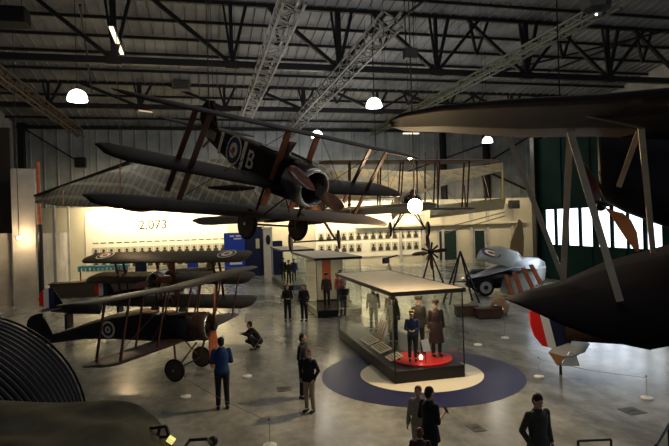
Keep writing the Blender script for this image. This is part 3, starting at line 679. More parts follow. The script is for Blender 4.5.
a = F(578, 441, 1.05); b = F(611, 439.5, 1.05); rail([a, b], 'low black handrail at the bottom edge, right of the person in the parka')
a = P(669, 424, 6.6); b = P(656, 446, 6.0); rail([a, b], 'black handrail at the bottom right corner')

# ================================================================== AIRCRAFT KIT
def pose(o, f, s):
    s = s.normalized(); f = (f - s * f.dot(s)).normalized(); u = f.cross(s)
    return Matrix.Translation(o) @ Matrix((f, s, u)).transposed().to_4x4()
def wing(parent, name, m, half, x, z, chord, y0=0, dih=0., tk=.09, cut=0, sweep=0, tip=.35, inc=0.):
    mb = MB(); mb.smooth = True; S_ = []
    ys = [-half, -half + .12, -half + tip, -half * .5, 0, half * .5, half - tip, half - .12, half]
    cs = [.25, .62, .93, 1, 1, 1, .93, .62, .25]
    for y, c in zip(ys, cs):
        zz = z + abs(y) * dih; le = V((x + chord * .5 - (1 - c) * chord * .35 - abs(y) * sweep, y + y0, zz)); te = V((x - chord * .5 + (1 - c) * chord * .65 * .55 - abs(y) * sweep, y + y0, zz - .02))
        le.z += (le.x - x) * inc; te.z += (te.x - x) * inc
        S_.append((le, te))
    mb.foil(S_, tk); return mb.build(name, m, parent)
def roundel(parent, c, nrm, r, colors, name='roundel', asp=1.0):
    mb = MB(); nrm = V(nrm).normalized()
    for k, (f, mi) in enumerate(colors):
        mb.mi = mi; mb.lathe(V(c), [(r * f, 0), (r * f, .004 + .004 * k)], axis=nrm, n=32)
    return mb.build(name, [cocw, cocb, cocr], parent)
FULL = [(1, 0), (.88, 1), (.52, 0), (.22, 2)]; PLAIN = [(1, 1), (.66, 0), (.33, 2)]
def wheel(parent, c, r, cover=wheelc, wd=.09):
    c = V(c); mb = MB(); mb.smooth = True
    mb.lathe(c, [(r * .84, -wd * .3), (r * .9, -wd * .5), (r, 0), (r * .9, wd * .5), (r * .84, wd * .3)], axis=(0, 1, 0), n=28)
    w_ = mb.build('wheel', rubber, parent)
    MB().lathe(c, [(.05, -wd * .75), (r * .84, -wd * .42), (r * .84, wd * .42), (.05, wd * .75)], axis=(0, 1, 0), n=24).build('wheel_cover', cover, w_)
    MB().cone(c + V((0, -wd * .9, 0)), c + V((0, wd * .9, 0)), .035, .035, 10).build('hub', bright, w_)
def gear(parent, x, z, track, r, top, cover=wheelc, sm=strutd):
    for sy in (-1, 1):
        wheel(parent, (x, sy * track / 2, z), r, cover)
        a = V((x, sy * (track / 2 - .12), z))
        for dx in (-.35, .45): MB().bar(a, (x + dx, sy * .28, top), .06, .035).build('gear_strut', sm, parent)
    MB().cone((x, -track / 2, z), (x, track / 2, z), .025, .025, 8).build('axle', steel, parent)
def prop(parent, c, L, ang, m, blades=2, wd=.16):
    c = V(c); hub = MB().lathe(c, [(.13, -.08), (.13, .08)], axis=(1, 0, 0), n=16).build('propeller_hub', steel, parent)
    for b in range(blades):
        a = ang + b * 2 * PI / blades; d = V((0, math.cos(a), math.sin(a))); tn = V((0, -math.sin(a), math.cos(a))); R = []
        for f, wf, tw in ((.03, .5, 1.1), (.15, .65, .95), (.35, 1.0, .65), (.6, 1.05, .45), (.82, .9, .33), (.95, .6, .3), (1, .2, .28)):
            q = c + d * (L * f); ww = wd * wf; u = tn * math.cos(tw) + V((1, 0, 0)) * math.sin(tw); n_ = -tn * math.sin(tw) + V((1, 0, 0)) * math.cos(tw)
            R.append([q + u * (ww * math.cos(t) / 1) + n_ * (ww * .18 * math.sin(t)) for t in [2 * PI * i / 12 for i in range(12)]])
        mb = MB(); mb.smooth = True; mb.rings(R); mb.build('propeller_blade', m, parent)
def rotary(parent, c, r):
    c = V(c); MB().lathe(c, [(r * .3, -.15), (r * .3, .1), (r * .15, .16)], axis=(1, 0, 0), n=16).build('crankcase', steel, parent)
    for k in range(9):
        a = 2 * PI * k / 9; d = V((0, math.cos(a), math.sin(a))); mb = MB(); mb.cone(c + d * r * .3, c + d * r * .88, .05, .06, 10)
        for q in range(5): mb.cone(c + d * r * (.4 + .1 * q), c + d * r * (.43 + .1 * q), .085, .085, 10)
        mb.build('cylinder', steel if k % 3 else brass, parent)
def fuselage(parent, secs, m, name='fuselage', rnd=.25):
    """secs = (x, half width, z bottom, z top); rounded rectangle rings"""
    R = []
    for x, w_, zb, zt in secs:
        c = (zb + zt) / 2; h = (zt - zb) / 2; ring = []
        for i in range(24):
            a = 2 * PI * i / 24; ca, sa = math.cos(a), math.sin(a); e = .45
            y = w_ * math.copysign(abs(ca) ** e, ca); z = h * math.copysign(abs(sa) ** e, sa)
            ring.append(V((x, y, c + z)))
        R.append(ring)
    mb = MB(); mb.smooth = True; mb.rings(R); o = mb.build(name, m, parent)
    return o
def cowl(parent, x0, x1, r, z=0, m=gun, open_=True):
    mb = MB(); mb.smooth = True
    prof = [(r * .98, x1), (r, x1 + (x0 - x1) * .6), (r * .96, x0 - .08), (r * .86, x0), (r * .76, x0 - .01), (r * .74, x0 - .12), (r * .7, x1 + .05)]
    mb.lathe((0, 0, z), prof, axis=(1, 0, 0), n=36, cap=False)
    c = mb.build('cowling', m, parent)
    mb = MB(); mb.smooth = True; mb.lathe((0, 0, z), [(r * .88, x0 - .008), (r * .84, x0 + .02), (r * .78, x0 + .012), (r * .76, x0 - .02)], axis=(1, 0, 0), n=36, cap=False); mb.build('cowling_rim', bright, c)
def tailfeathers(parent, x, z, m, fm, rud='plain', span=1.5, h=1.0, rs=((red, 0), (white, 1), (cocb, 2))):
    mb = MB(); mb.smooth = True; ys = [-span, -span * .9, -span * .4, 0, span * .4, span * .9, span]; cs = [.15, .5, .9, 1, .9, .5, .15]
    mb.foil([(V((x + .5 * c, y, z)), V((x - .35 * c, y, z))) for y, c in zip(ys, cs)], .05); mb.build('tailplane', m, parent)
    mb = MB(); mb.prism([(x + .5, -.015, z), (x, -.015, z), (x, -.015, z + h * .7), (x + .15, -.015, z + h * .55)], (0, .03, 0)); mb.build('fin', fm, parent)
    # rudder: rounded outline in three vertical stripes
    def outl(u):  # u 0..1 rearwards, returns z range
        hh = h * (.45 + .0 * u) * math.sqrt(max(0, 1 - (max(0, u - .05)) ** 2.2)) ; return z + h * .35 - hh * .9, z + h * .35 + hh
    rd = None
    for i, nm in enumerate(('rudder', 'rudder_stripe', 'rudder_stripe')):
        u0, u1 = i / 3, (i + 1) / 3; us = [u0 + (u1 - u0) * k / 4 for k in range(5)]
        top = [(x - u * .62 * h, -.018, outl(u)[1]) for u in us]; bot = [(x - u * .62 * h, -.018, outl(u)[0]) for u in reversed(us)]
        if u1 > .99: top[-1] = (top[-1][0], -.018, z + h * .36); bot[0] = (bot[0][0], -.018, z + h * .34)
        col = (cocb, white, red)[i] if rud == 'stripe' else fm
        o = MB().prism(top + bot, (0, .036, 0)).build(nm, col, rd or parent)
        if rd is None: rd = o
def cables(parent, pts, M_):
    for p in pts:
        wp = M_ @ V(p); tp = V((wp.x, wp.y, (deck_z(wp.y) if wp.y > 25 else 20.7)))
        MB().cone(wp, tp, .008, .008, 5).build('suspension_cable', steel, parent, world=True)

# ---- triplane: local x forward from the engine, y towards its left wing, z up
def triplane(M_, label, half=4.05, hang=True, inc=(0, -.1, 0), y0=-.2, dihm=.055, zm=-.2, tk=.05, propL=1.02, ch=1.02, fm=pc10, wmat=pc10, k=1.0, marks=True, propang=-.38, gearz=-1.22):
    t = thing('triplane', label, 'aircraft', M=M_ @ Matrix.Scale(k, 4) if k != 1 else M_)
    fu = fuselage(t, [(-.25, .40, -.42, .40), (-.9, .40, -.50, .42), (-1.6, .36, -.5, .42), (-2.4, .32, -.42, .40), (-3.4, .22, -.26, .34), (-4.3, .12, -.1, .28), (-4.75, .04, .02, .22)], fm)
    MB().box((-1.55, 0, .415), (.55, .46, .05)).build('cockpit_rim', black, fu)
    MB().bar((-1.2, 0, .42), (-1.05, 0, .75), .35, .02).build('windscreen', bright, fu)
    MB().cone((-.9, 0, .5), (-.15, 0, .5), .04, .03, 10).build('machine_gun', gun, t)
    cowl(t, .12, -.5, .47); rotary(t, (-.3, 0, 0), .38)
    prop(t, (.22, 0, 0), propL, propang, walnut)
    tp = wing(t, 'upper_wing', wmat, half, -.62, 1.06, ch, y0, tk=tk, inc=inc[0]); md = wing(t, 'middle_wing', wmat, half, -.82, zm, ch, y0, dih=dihm, tk=tk, inc=inc[1]); lw = wing(t, 'lower_wing', wmat, half, -.95, -.93, ch, y0, tk=tk * .8, inc=inc[2])
    for sy in (-1, 1):
        for x in (-.42, -.95):
            MB().bar((x, sy * 2.55, 1.04), (x - .25, sy * 2.55, zm + .16), .11, .035, up=(1, 0, 0)).build('interplane_strut', strutd, t)
            MB().bar((x - .25, sy * 2.55, zm + .12), (x - .4, sy * 2.55, -.78), .11, .035, up=(1, 0, 0)).build('interplane_strut', strutd, t)
        MB().bar((-.7, sy * .42, 1.04), (-.9, sy * .42, -.78), .15, .04, up=(1, 0, 0)).build('cabane_strut', strutr, t)
        # bracing wires
        MB().cone((-.6, sy * .45, 1.04), (-.9, sy * 2.5, -.78), .008, .008, 5).build('bracing_wire', steel, t); MB().cone((-.6, sy * 2.5, 1.04), (-.9, sy * .45, -.78), .008, .008, 5).build('bracing_wire', steel, t)
    gear(t, -.85, gearz, 1.5, .35, -.42)
    MB().bar((-4.3, 0, -.05), (-4.6, 0, -.35), .05).build('tail_skid', strutd, t)
    tailfeathers(t, -4.55, .22, wmat, fm, 'plain', 1.5, .9)
    if marks:
        yb = -.345
        tilt = .055
        roundel(fu, (-2.72, -.292, .03), (-.09, -1, 0), .37, FULL)
        for x, y, a, b in ((-3.43, -.235, -.24, .31), (-2.22, -.335, -.39, .37)): MB().box((x, y - .006, (a + b) / 2), (.12, .02, b - a), Matrix.Rotation(-.09, 3, 'Z')).build('white_bar', cocw, fu)
        text_mb('B', .62, cocw, 'letter', fu, Matrix.Translation((-1.88, -.362, .0)) @ Matrix.Rotation(-.07, 4, 'Z') @ Matrix.Rotation(PI / 2, 4, 'X'), .008)
        MB().box((-4.05, -.17, .1), (.5, .02, .22), Matrix.Rotation(-.12, 3, 'Z')).build('serial_panel', mat('dull_cream', (.25, .2, .13), .6), fu)
        for y in (-3.45,): 
            rr = roundel(lw, (-.95, y, -.99), (0, 0, -1), .42, [(1, 0), (.8, 1), (.5, 0), (.25, 2)])
    else:
        for y in (-3.2, 3.2): roundel(tp, (-.62, y, 1.16), (.35, 0, 1), .42, [(1, 0), (.88, 1), (.6, 0), (.3, 2)])
        roundel(fu, (-2.9, -.29, .03), (-.09, -1, 0), .3, FULL)
    return t, M_
nose = P(311, 187, 11.7); tail = P(198, 127, 15.8); Sv = P(385, 222, 14.6) - P(85, 200, 9)
M1 = pose(nose, nose - tail, Sv)
t1, _ = triplane(M1, 'dark hanging triplane with a roundel and letter B on its side, nose to the right')
cables(t1, [(-.6, -2.5, 1.12), (-.6, 2.3, 1.12), (-4.3, 0, .3)], M1)

# ---- ground triplane behind the left biplane
L3 = P(85, 256, 28.5); R3 = P(249, 258, 25.5); s3 = (R3 - L3); c3 = (L3 + R3) / 2; f3 = V((s3.y, -s3.x, 0)).normalized()
k3 = 1.12; M3 = pose(V((c3.x, c3.y, 0)), f3, V((s3.x, s3.y, 0)))
M3 = M3 @ Matrix.Translation((.6, 0, c3.z - 1.06 * k3))
triplane(M3, 'olive triplane parked on the floor behind the near biplane at the left', half=s3.length / 2 / k3, fm=olive, wmat=olive, k=k3, marks=False, propang=.2, inc=(-.4, -.4, -.4), y0=0, dihm=0, zm=.12, tk=.09, ch=1.15, gearz=-(M3.translation.z / k3) + .35)

# ---- generic biplane: x forward, y left, z up from the ground under the wheels
def biplane(M_, label, half=4.4, lhalf=4.1, L=6.2, fm=pc10b, wm=olive, lwm=None, zt=2.75, zl=1.15, r=.35, track=1.7, nosex=1.15, sm=strutd, rud='plain', cover=wheelc, decal=None, cowlm=gun, stag=.35, pr=walnut, pang=1.5, chord=1.5, blades=2, tailz=.75, topm=None, wroundel=None, wbelow=None, name='biplane', dih=.03, propL=1.3):
    t = thing(name, label, 'aircraft', M=M_); tx = nosex - L; zc = 1.55
    fu = fuselage(t, [(nosex - .45, .42, zc - .44, zc + .40), (nosex - 1.1, .42, zc - .5, zc + .42), (nosex - 2.2, .38, zc - .48, zc + .42), (nosex - 3.4, .28, zc - .46, zc + .26), (nosex - 4.6, .17, zc - .5, zc - .02), (tx + .1, .04, tailz + .05, tailz + .3)], fm)
    dk = MB(); dk.smooth = True
    dk.rings([[V((x, w_ * math.cos(a), z + hh * math.sin(a))) for a in [PI * i / 8 for i in range(9)]] for x, w_, z, hh in ((nosex - 2.3, .34, zc + .4, .16), (nosex - 3.4, .25, zc + .24, .14), (nosex - 4.6, .15, zc - .04, .08), (tx + .3, .04, tailz + .3, .02))])
    dk.build('turtle_deck', topm or fm, fu)
    for i, x in enumerate((nosex - 1.5, nosex - 2.15)): MB().lathe((x, 0, zc + .40), [(.25, 0), (.27, .04), (.22, .06)], n=16).build('cockpit_rim', strutr, fu)
    cowl(t, nosex, nosex - .5, .46, zc, cowlm); rotary(t, (nosex - .25, 0, zc), .42)
    prop(t, (nosex + .12, 0, zc), propL, pang, pr, blades)
    tp = wing(t, 'upper_wing', wm, half, stag, zt, chord, dih=dih, tk=.06); lw = wing(t, 'lower_wing', lwm or wm, lhalf, -.05, zl, chord, dih=dih, tk=.06)
    for sy in (-1, 1):
        for f in (.42, .85):
            y = sy * lhalf * f
            for dx in (-chord * .32, chord * .32): MB().bar((dx - .05, y, zl + abs(y) * dih), (dx + stag, y, zt + abs(y) * dih), .07, .035, up=(1, 0, 0)).build('interplane_strut', sm, t)
            MB().cone((0, y, zl + .05), (stag, sy * .3, zt), .008, .008, 5).build('bracing_wire', steel, t)
        for dx in (-.35, .4): MB().bar((dx + .1, sy * .36, zc + .3), (dx + stag, sy * .3, zt), .06, .03, up=(1, 0, 0)).build('cabane_strut', sm, t)
    gear(t, .35, r, track, r, zc - .46, cover, sm)
    MB().bar((tx + .6, 0, tailz), (tx + .3, 0, 0.02), .05).build('tail_skid', sm, t)
    tailfeathers(t, tx + .25, tailz + .25, wm, fm, rud, 1.7, 1.1)
    if decal: roundel(fu, (nosex - 3.55, -.272, zc - .12), (-.09, -1, 0), .28, decal)
    if wroundel: 
        for y in (-half * .8, half * .8): roundel(tp, (stag + .1, y, zt + abs(y) * dih + .07), (0, 0, 1), .55, PLAIN)
    if wbelow:
        for y in (-lhalf * .8, lhalf * .8): roundel(lw, (-.05, y, zl + abs(y) * dih - .03), (0, 0, -1), .5, PLAIN)
    return t
# near ground biplane, left
f2 = V((.885, -.465, 0)); s2 = V((.465, .885, 0))
M2 = pose(V((-.95, 18.15, 0)), f2, s2)
biplane(M2, 'dark biplane parked at the left with a fuselage roundel and brown strutted wings', half=5.2, lhalf=4.0, L=6.6, chord=1.12, zt=2.85, fm=pc10b, wm=mat('dark_brown_fabric', (.045, .027, .018), .5, noise=.2, spec=.2), decal=[(1, 0), (.75, 1), (.4, 0), (.2, 2)], topm=mat('tan_deck_highlight', (.42, .34, .22), .35), stag=.3, pang=1.45, cover=mat('greybrown_cover', (.07, .055, .045), .5), rud='plain', pr=strutr, cowlm=mat('dark_red_cowl', (.07, .035, .028), .5))  # pale top decking paints in the highlight along the fuselage
# the hanging biplane at centre right
c9 = P(407, 216, 24.5); f9 = (P(407, 216, 20) - c9).normalized(); f9 = V((f9.x, f9.y, 0)).normalized(); s9 = V((-f9.y, f9.x, 0))
f9 = Matrix.Rotation(.18, 3, 'Z') @ f9; s9 = Matrix.Rotation(.18, 3, 'Z') @ s9
M9 = pose(c9 + V((0, 0, -.95)), f9, s9 + V((0, 0, -.02)))
t9 = biplane(M9, 'hanging biplane with roundels under its lower wing behind the bright centre spotlight', half=4.0, lhalf=3.1, L=5.6, fm=linen, wm=mat('redbrown_wing', (.12, .06, .035), .45, noise=.2), lwm=mat('purple_grey_wing', (.10, .09, .085), .45), zt=3.35, zl=1.25, sm=mat('dark_red_strut', (.09, .015, .012), .4), wbelow=True, track=1.7, chord=1.3, dih=0.0, stag=.4, propL=.55, pr=strutd)
cables(t9, [(.3, -2.5, 3.4), (.3, 2.5, 3.4)], M9)
# distant ground biplane at the right, its wings swung up towards the wall
def free_wing(t, name, secs, m, tk=.05):
    mb = MB(); mb.smooth = True; mb.foil(secs, tk); return mb.build(name, m, t, world=True)
c = F(487, 294); t = thing('biplane', 'pale grey-green biplane parked at the far right with white wheel disc and upturned wings', 'aircraft', (c.x, c.y, 0))
uw = free_wing(t, 'upper_wing', [(P(476, 259, 33), P(480, 250, 34.5)), (P(481, 261, 32.7), P(487, 247, 35)), (P(495, 264, 32.7), P(500, 246, 35.2)), (P(512, 268, 33), P(518, 252, 35.2)), (P(522, 268, 33.5), P(524, 260, 35))], sagelinen, .04)
n_ = (P(481, 261, 32.7) - P(495, 264, 32.7)).cross(P(487, 247, 35) - P(495, 264, 32.7)).normalized()
if n_.dot(EYE - c) < 0: n_ = -n_
roundel(uw, t.matrix_basis.inverted() @ (P(490.5, 254.5, 33.9) + n_ * .12), n_, .62, PLAIN)
free_wing(t, 'lower_wing', [(P(468, 279, 32), P(472, 273, 33)), (P(485, 276, 32), P(492, 266, 34.5)), (P(515, 268, 33), P(520, 257, 36)), (P(535, 270, 34), P(538, 258, 36.5)), (P(546, 272, 35), P(545, 262, 36.5))], silver, .06)
lw4 = free_wing(t, 'folded_wing', [(P(500, 292, 31.5), P(503, 277, 33)), (P(515, 296, 31.5), P(515, 273, 33.5)), (P(532, 288, 32.5), P(532, 266, 34.5)), (P(545, 280, 33.5), P(546, 266, 35))], sagelinen, .03)
for a, b in (((506, 275), (514, 299)), ((514, 272), (523, 297)), ((523, 268), (534, 291)), ((531, 265), (541, 284))): MB().bar(P(*a, 32), P(*b, 31), .24, .1).build('wing_rib', strutr, t, world=True)
mb = MB(); mb.smooth = True; mb.rings([[P(px, py, d) + V((.2, 1, 0)) * (hw * math.cos(q)) + V((0, 0, hw)) * math.sin(q) for q in [2 * PI * i / 16 for i in range(16)]] for px, py, d, hw in ((466, 281, 33, .35), (472, 279, 33, .6), (500, 278, 34, .65), (530, 276, 35.5, .4))]); mb.build('fuselage', pc10b, t, world=True)
for px, d in ((485.5, 32.6), (478, 34.6)):
    q = P(px, 285, d); rr = q.z
    for nm, ra, m_ in (('wheel', .52, rubber),):
        w_ = MB().lathe(V((q.x, q.y, .52)), [(.42, -.07), (.52, -.03), (.52, .03), (.42, .07)], axis=V((-.2, -1, 0)), n=28).build('wheel', rubber, t, world=True)
        MB().lathe(V((q.x, q.y, .52)), [(.36, -.09), (.36, .09)], axis=V((-.2, -1, 0)), n=28).build('wheel_cover', wheelw, w_, world=True)
        MB().lathe(V((q.x, q.y, .52)), [(.14, -.1), (.14, .1)], axis=V((-.2, -1, 0)), n=16).build('hub', black, w_, world=True)
    MB().bar(V((q.x, q.y, .52)), P(482, 279, 33.4), .08).build('gear_strut', strutd, t, world=True)
q = P(465, 280, 32.9); MB().ball(q, .22).build('nose_spinner', bright, t, world=True)
q = P(530, 276, 35.5); MB().cone(V((q.x, q.y, 0)), V((q.x, q.y, q.z)), .06, .06).build('tail_trestle', steel, t, world=True)

# ---- grey monoplane hanging nose-on behind the triplane's nose
c11 = P(312, 211, 17.8); fd = (EYE - c11); fd.z = 0; fd.normalize(); fd = Matrix.Rotation(-.08, 3, 'Z') @ fd
M11 = pose(c11, fd, V((-fd.y, fd.x, .035)))
t = thing('monoplane', 'dull grey monoplane hanging nose-on behind the triplane, roundels under its wing', 'aircraft', M=M11)
fuselage(t, [(.1, .3, -.32, .32), (0, .42, -.42, .42), (-.8, .42, -.45, .42), (-2.2, .32, -.35, .35), (-4, .12, -.1, .3), (-4.4, .04, 0, .25)], pc10)
lw = wing(t, 'wing', mat('grey_drab_fabric', (.13, .12, .10), .45, noise=.2), 4.2, -1.0, -.1, 1.7, tk=.07, inc=.12)
for y in (-1.3, 1.25): roundel(lw, (-1.0, y, -.23), (-.12, 0, -1), .5, PLAIN)
gear(t, -.3, -1.0, 1.62, .33, -.2, sm=strutd)
MB().lathe((.1, 0, 0), [(.3, 0), (.22, .18), (.08, .28)], axis=(1, 0, 0), n=20).build('nose_cone', mat('bronze_nose', (.16, .07, .035), .3, .5), t)
tailfeathers(t, -4.2, .2, pc10, pc10, 'plain', 1.2, .8)
cables(t, [(-1, -2.6, 0), (-1, 2.6, 0)], M11)

# ---- big lozenge winged aircraft, far left behind the triplane
def free_wing(t, name, secs, m, tk=.05):
    mb = MB(); mb.smooth = True; mb.foil(secs, tk); return mb.build(name, m, t, world=True)
c = P(235, 185, 27); t = thing('lozenge_aircraft', 'huge dull lozenge-patterned wing hanging behind the dark triplane', 'aircraft', c)
lw = free_wing(t, 'wing', [(P(35, 198, 33), P(35, 203, 32.6)), (P(60, 187, 32), P(60, 206, 31)), (P(130, 163, 30), P(130, 207, 28)), (P(230, 158, 28), P(230, 209, 26)), (P(326, 160, 28), P(326, 207, 26)), (P(332, 166, 28), P(332, 203, 26.5))], loz)
MB().bar(P(35, 196, 32.9), P(132, 161, 29.9), .2, .12).build('wing_spar', steel, lw, world=True)
MB().bar(P(36, 200, 32.8), P(132, 164.5, 29.8), .08, .08).build('wing_edge', bright, lw, world=True)
for x in (63, 120, 262): MB().cone(P(x, 165 if x > 100 else 190, 28), P(x, 205, 27), .03, .03, 6).build('wing_strut', strutr, t, world=True)
mb = MB(); mb.smooth = True; mb.rings([[P(px, py, d) + V((0, 0, 0)) + (V((.0, .5, 0)) * math.cos(a) + V((0, 0, .35)) * math.sin(a)) * f for a in [2 * PI * i / 12 for i in range(12)]] for px, py, d, f in ((208, 187.5, 26.2, .15), (235, 188, 26, .5), (255, 188, 26, .15))]); mb.build('nacelle', pc10, t, world=True)
for x in (90, 300):
    a = P(x, 172, 29.5); MB().cone(a, V((a.x, a.y, deck_z(a.y))), .01, .01, 5).build('suspension_cable', steel, t, world=True)
# ---- cream box-tailed biplane, right
c = P(440, 190, 29); t = thing('cream_biplane', 'cream fabric biplane hanging at the right with a square-ended upper wing', 'aircraft', c)
uw = free_wing(t, 'upper_wing', [(P(503, 163, 33), P(503, 170.5, 31)), (P(449, 170, 31), P(449, 184, 28.8)), (P(410, 172, 29.5), P(410, 197, 27)), (P(350, 168, 28.5), P(350, 200, 26.5)), (P(326, 172, 28), P(326, 196, 26.5))], loz2)
free_wing(t, 'lower_wing', [(P(506, 198, 33), P(504, 209, 31)), (P(450, 204, 31), P(450, 216, 29)), (P(430, 206, 30.5), P(430, 218, 28))], linen)
for (a, b), m_ in zip((((502.5, 167), (502.5, 200)), ((481, 169), (487, 207)), ((483, 170), (492, 207)), ((437, 150), (438, 210)), ((425, 152), (425, 206)), ((464, 185), (466, 210))), (brass, strutd, strutd, strutd, strutd, strutd)):
    MB().bar(P(*a, 32 if a[0] > 470 else 28), P(*b, 32 if a[0] > 470 else 28), .1, .05).build('interplane_strut', mat('yellow_strut', (.7, .5, .12), .4) if m_ is brass else m_, t, world=True)
mb = MB()
for a, b in (((505, 212), (440, 229)), ((505, 216), (445, 233))): mb.bar(P(*a, 33), P(*b, 34), .06)
mb.build('tail_boom', linen, t, world=True)
for x in (485, 420):
    a = P(x, 168, 31); MB().cone(a, V((a.x, a.y, deck_z(a.y))), .01, .01, 5).build('suspension_cable', steel, t, world=True)

# ---- big dark biplane at the right, close to the viewer
c = P(600, 210, 8.2); t = thing('large_biplane', 'large dark biplane close at the right with tan wing struts and an orange-lit propeller', 'aircraft', c)
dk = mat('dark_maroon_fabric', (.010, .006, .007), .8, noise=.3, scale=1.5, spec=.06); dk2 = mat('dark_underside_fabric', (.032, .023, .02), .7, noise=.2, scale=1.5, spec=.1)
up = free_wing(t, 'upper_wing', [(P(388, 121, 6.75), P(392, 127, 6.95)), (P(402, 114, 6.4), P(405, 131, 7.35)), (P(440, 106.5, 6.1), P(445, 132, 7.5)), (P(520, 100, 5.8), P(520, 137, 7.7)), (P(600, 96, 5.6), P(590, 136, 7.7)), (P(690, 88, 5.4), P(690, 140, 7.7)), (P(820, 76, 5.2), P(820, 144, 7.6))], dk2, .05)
for a, b in (((480, 109), (552, 121)), ((560, 110), (642, 128))): MB().bar(P(*a, 6.35), P(*b, 6.9), .035, .02).build('wing_rib_tape', mat('tan_tape', (.13, .1, .075), .5), up, world=True)
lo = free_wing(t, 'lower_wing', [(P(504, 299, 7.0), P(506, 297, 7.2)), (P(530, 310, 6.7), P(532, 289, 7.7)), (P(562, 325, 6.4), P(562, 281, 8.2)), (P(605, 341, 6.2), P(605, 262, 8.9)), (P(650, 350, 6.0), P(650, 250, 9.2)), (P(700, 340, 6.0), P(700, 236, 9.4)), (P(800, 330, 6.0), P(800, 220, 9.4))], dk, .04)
for a, d0, b, d1, w_ in (((570, 133), 7.3, (563, 282), 7.9, .085), ((570, 131), 7.0, (620, 301), 6.9, .085), ((509, 138), 7.4, (562, 276), 7.9, .07), ((640, 128), 7.2, (619, 186), 7.9, .07), ((641, 128), 7.0, (653, 252), 8.3, .075)):
    MB().bar(P(*a, d0), P(*b, d1), w_, .05, up=V(ray(560, 200))).build('interplane_strut', strutw, t, world=True)
# nacelle between the wings with the propeller behind it
mb = MB(); mb.smooth = True
def ring(px, y0, y1, d, hw):
    a = P(px, y0, d); b = P(px, y1, d); c_ = (a + b) / 2; h_ = (a - b).length / 2; dd = V(ray(px, 200)).normalized()
    return [c_ + V((0, 0, 1)) * h_ * math.sin(q) + dd * hw * math.cos(q) for q in [2 * PI * i / 16 for i in range(16)]]
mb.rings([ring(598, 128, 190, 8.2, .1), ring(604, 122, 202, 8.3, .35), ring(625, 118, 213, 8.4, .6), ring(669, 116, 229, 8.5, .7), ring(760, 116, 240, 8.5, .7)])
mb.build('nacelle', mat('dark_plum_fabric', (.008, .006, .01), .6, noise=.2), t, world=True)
hubp = P(601, 206, 7.35)
MB().ball(hubp, .07).build('propeller_hub', steel, t, world=True)
def blade(pts, d, m, hub_):
    R = []
    for (x0, y0, x1, y1, dd) in pts:
        a = P(x0, y0, dd); b = P(x1, y1, dd - .03); c_ = (a + b) / 2; u = (b - a) / 2; n_ = V(ray(600, 200)).normalized() * u.length * .22
        R.append([c_ + u * math.cos(q) + n_ * math.sin(q) for q in [2 * PI * i / 12 for i in range(12)]])
    q = MB(); q.smooth = True; q.rings(R); q.build('propeller_blade', m, hub_, world=True)
blade([(600, 204, 604, 207, 7.3), (605, 208, 614, 211, 7.25), (611, 216, 623, 213, 7.2), (618, 227, 631, 220, 7.1), (626, 239, 637, 232, 7.05), (633, 248, 639, 245, 7.0), (637, 252, 639.5, 251, 7.0)], 7, orangelit, t)
blade([(602, 205, 599, 208, 7.4), (600, 192, 592, 196, 7.4), (597, 180, 588, 184, 7.45), (590, 170, 584, 174, 7.5), (584, 162, 581, 165, 7.5)], 7, walnut, t)
for x in (560, 690): 
    a = P(x, 108, 6.2); MB().cone(a, V((a.x, a.y, 20.7)), .008, .008, 5).build('suspension_cable', steel, t, world=True)

# ---- silver aircraft tail with striped rudder under the dark wing
c = P(560, 352, 16); t = thing('tricolour_tailed_aircraft', 'dark aircraft at the right with red, white and blue rudder stripes under the large wing', 'aircraft', (c.x, c.y, 0))
def quad_prism(pix, d, th, nm, m, par):
    return MB().prism([P(x, y, dd) for (x, y), dd in zip(pix, d)], V((0, th, 0))).build(nm, m, par, world=True)
rd = quad_prism([(530, 311), (539, 311), (548, 347), (543, 346), (535, 336), (531, 325)], [16] * 6, .06, 'rudder', red, t); rd['label'] = 'red rear stripe of the rudder'
quad_prism([(539, 311), (547, 311), (557, 350), (548, 347)], [16] * 4, .06, 'rudder_stripe', white, rd); quad_prism([(547, 311), (568, 311), (572, 352), (557, 350)], [16] * 4, .06, 'rudder_stripe', navy, rd)
mb = MB(); mb.smooth = True; mb.foil([(P(549, 352, 15.6), P(563, 346, 16.6)), (P(556, 357, 15), P(574, 339, 16.6)), (P(572, 357, 14.8), P(584, 340, 16.3)), (P(585, 352, 15), P(590, 344, 16))], .05); mb.build('tailplane', mat('grey_fabric', (.2, .21, .22), .5), t, world=True)
quad_prism([(549, 352), (558, 366), (566, 357), (556, 354)], [15, 14.9, 14.9, 15], .05, 'tail_skid_fairing', mat('tan_wood', (.35, .18, .08), .5), t)
quad_prism([(562, 366), (580, 366), (576, 354), (570, 352)], [14.9] * 4, .05, 'wheel_fairing', white, t)
mb = MB(); mb.smooth = True
mb.rings([[P(px, py, d) + (V((.2, .6, 0)) * math.cos(a) * f + V((0, 0, 1)) * math.sin(a) * h_) for a in [2 * PI * i / 14 for i in range(14)]] for px, py, d, f, h_ in ((565, 334, 16, .15, .2), (610, 328, 15.5, .45, .45), (670, 325, 15, .6, .6), (740, 322, 14.5, .6, .6))]); mb.build('fuselage', pc10, t, world=True)
q = P(560, 350, 16); MB().cone(V((q.x, q.y, 0)), V((q.x, q.y, q.z)), .04, .04, 8).build('support_trestle', steel, t, world=True)
q = P(582, 329, 15); MB().bar(P(578, 327, 14.9), P(588, 330, 14.9), .12, .08).build('fitting', bright, t, world=True)

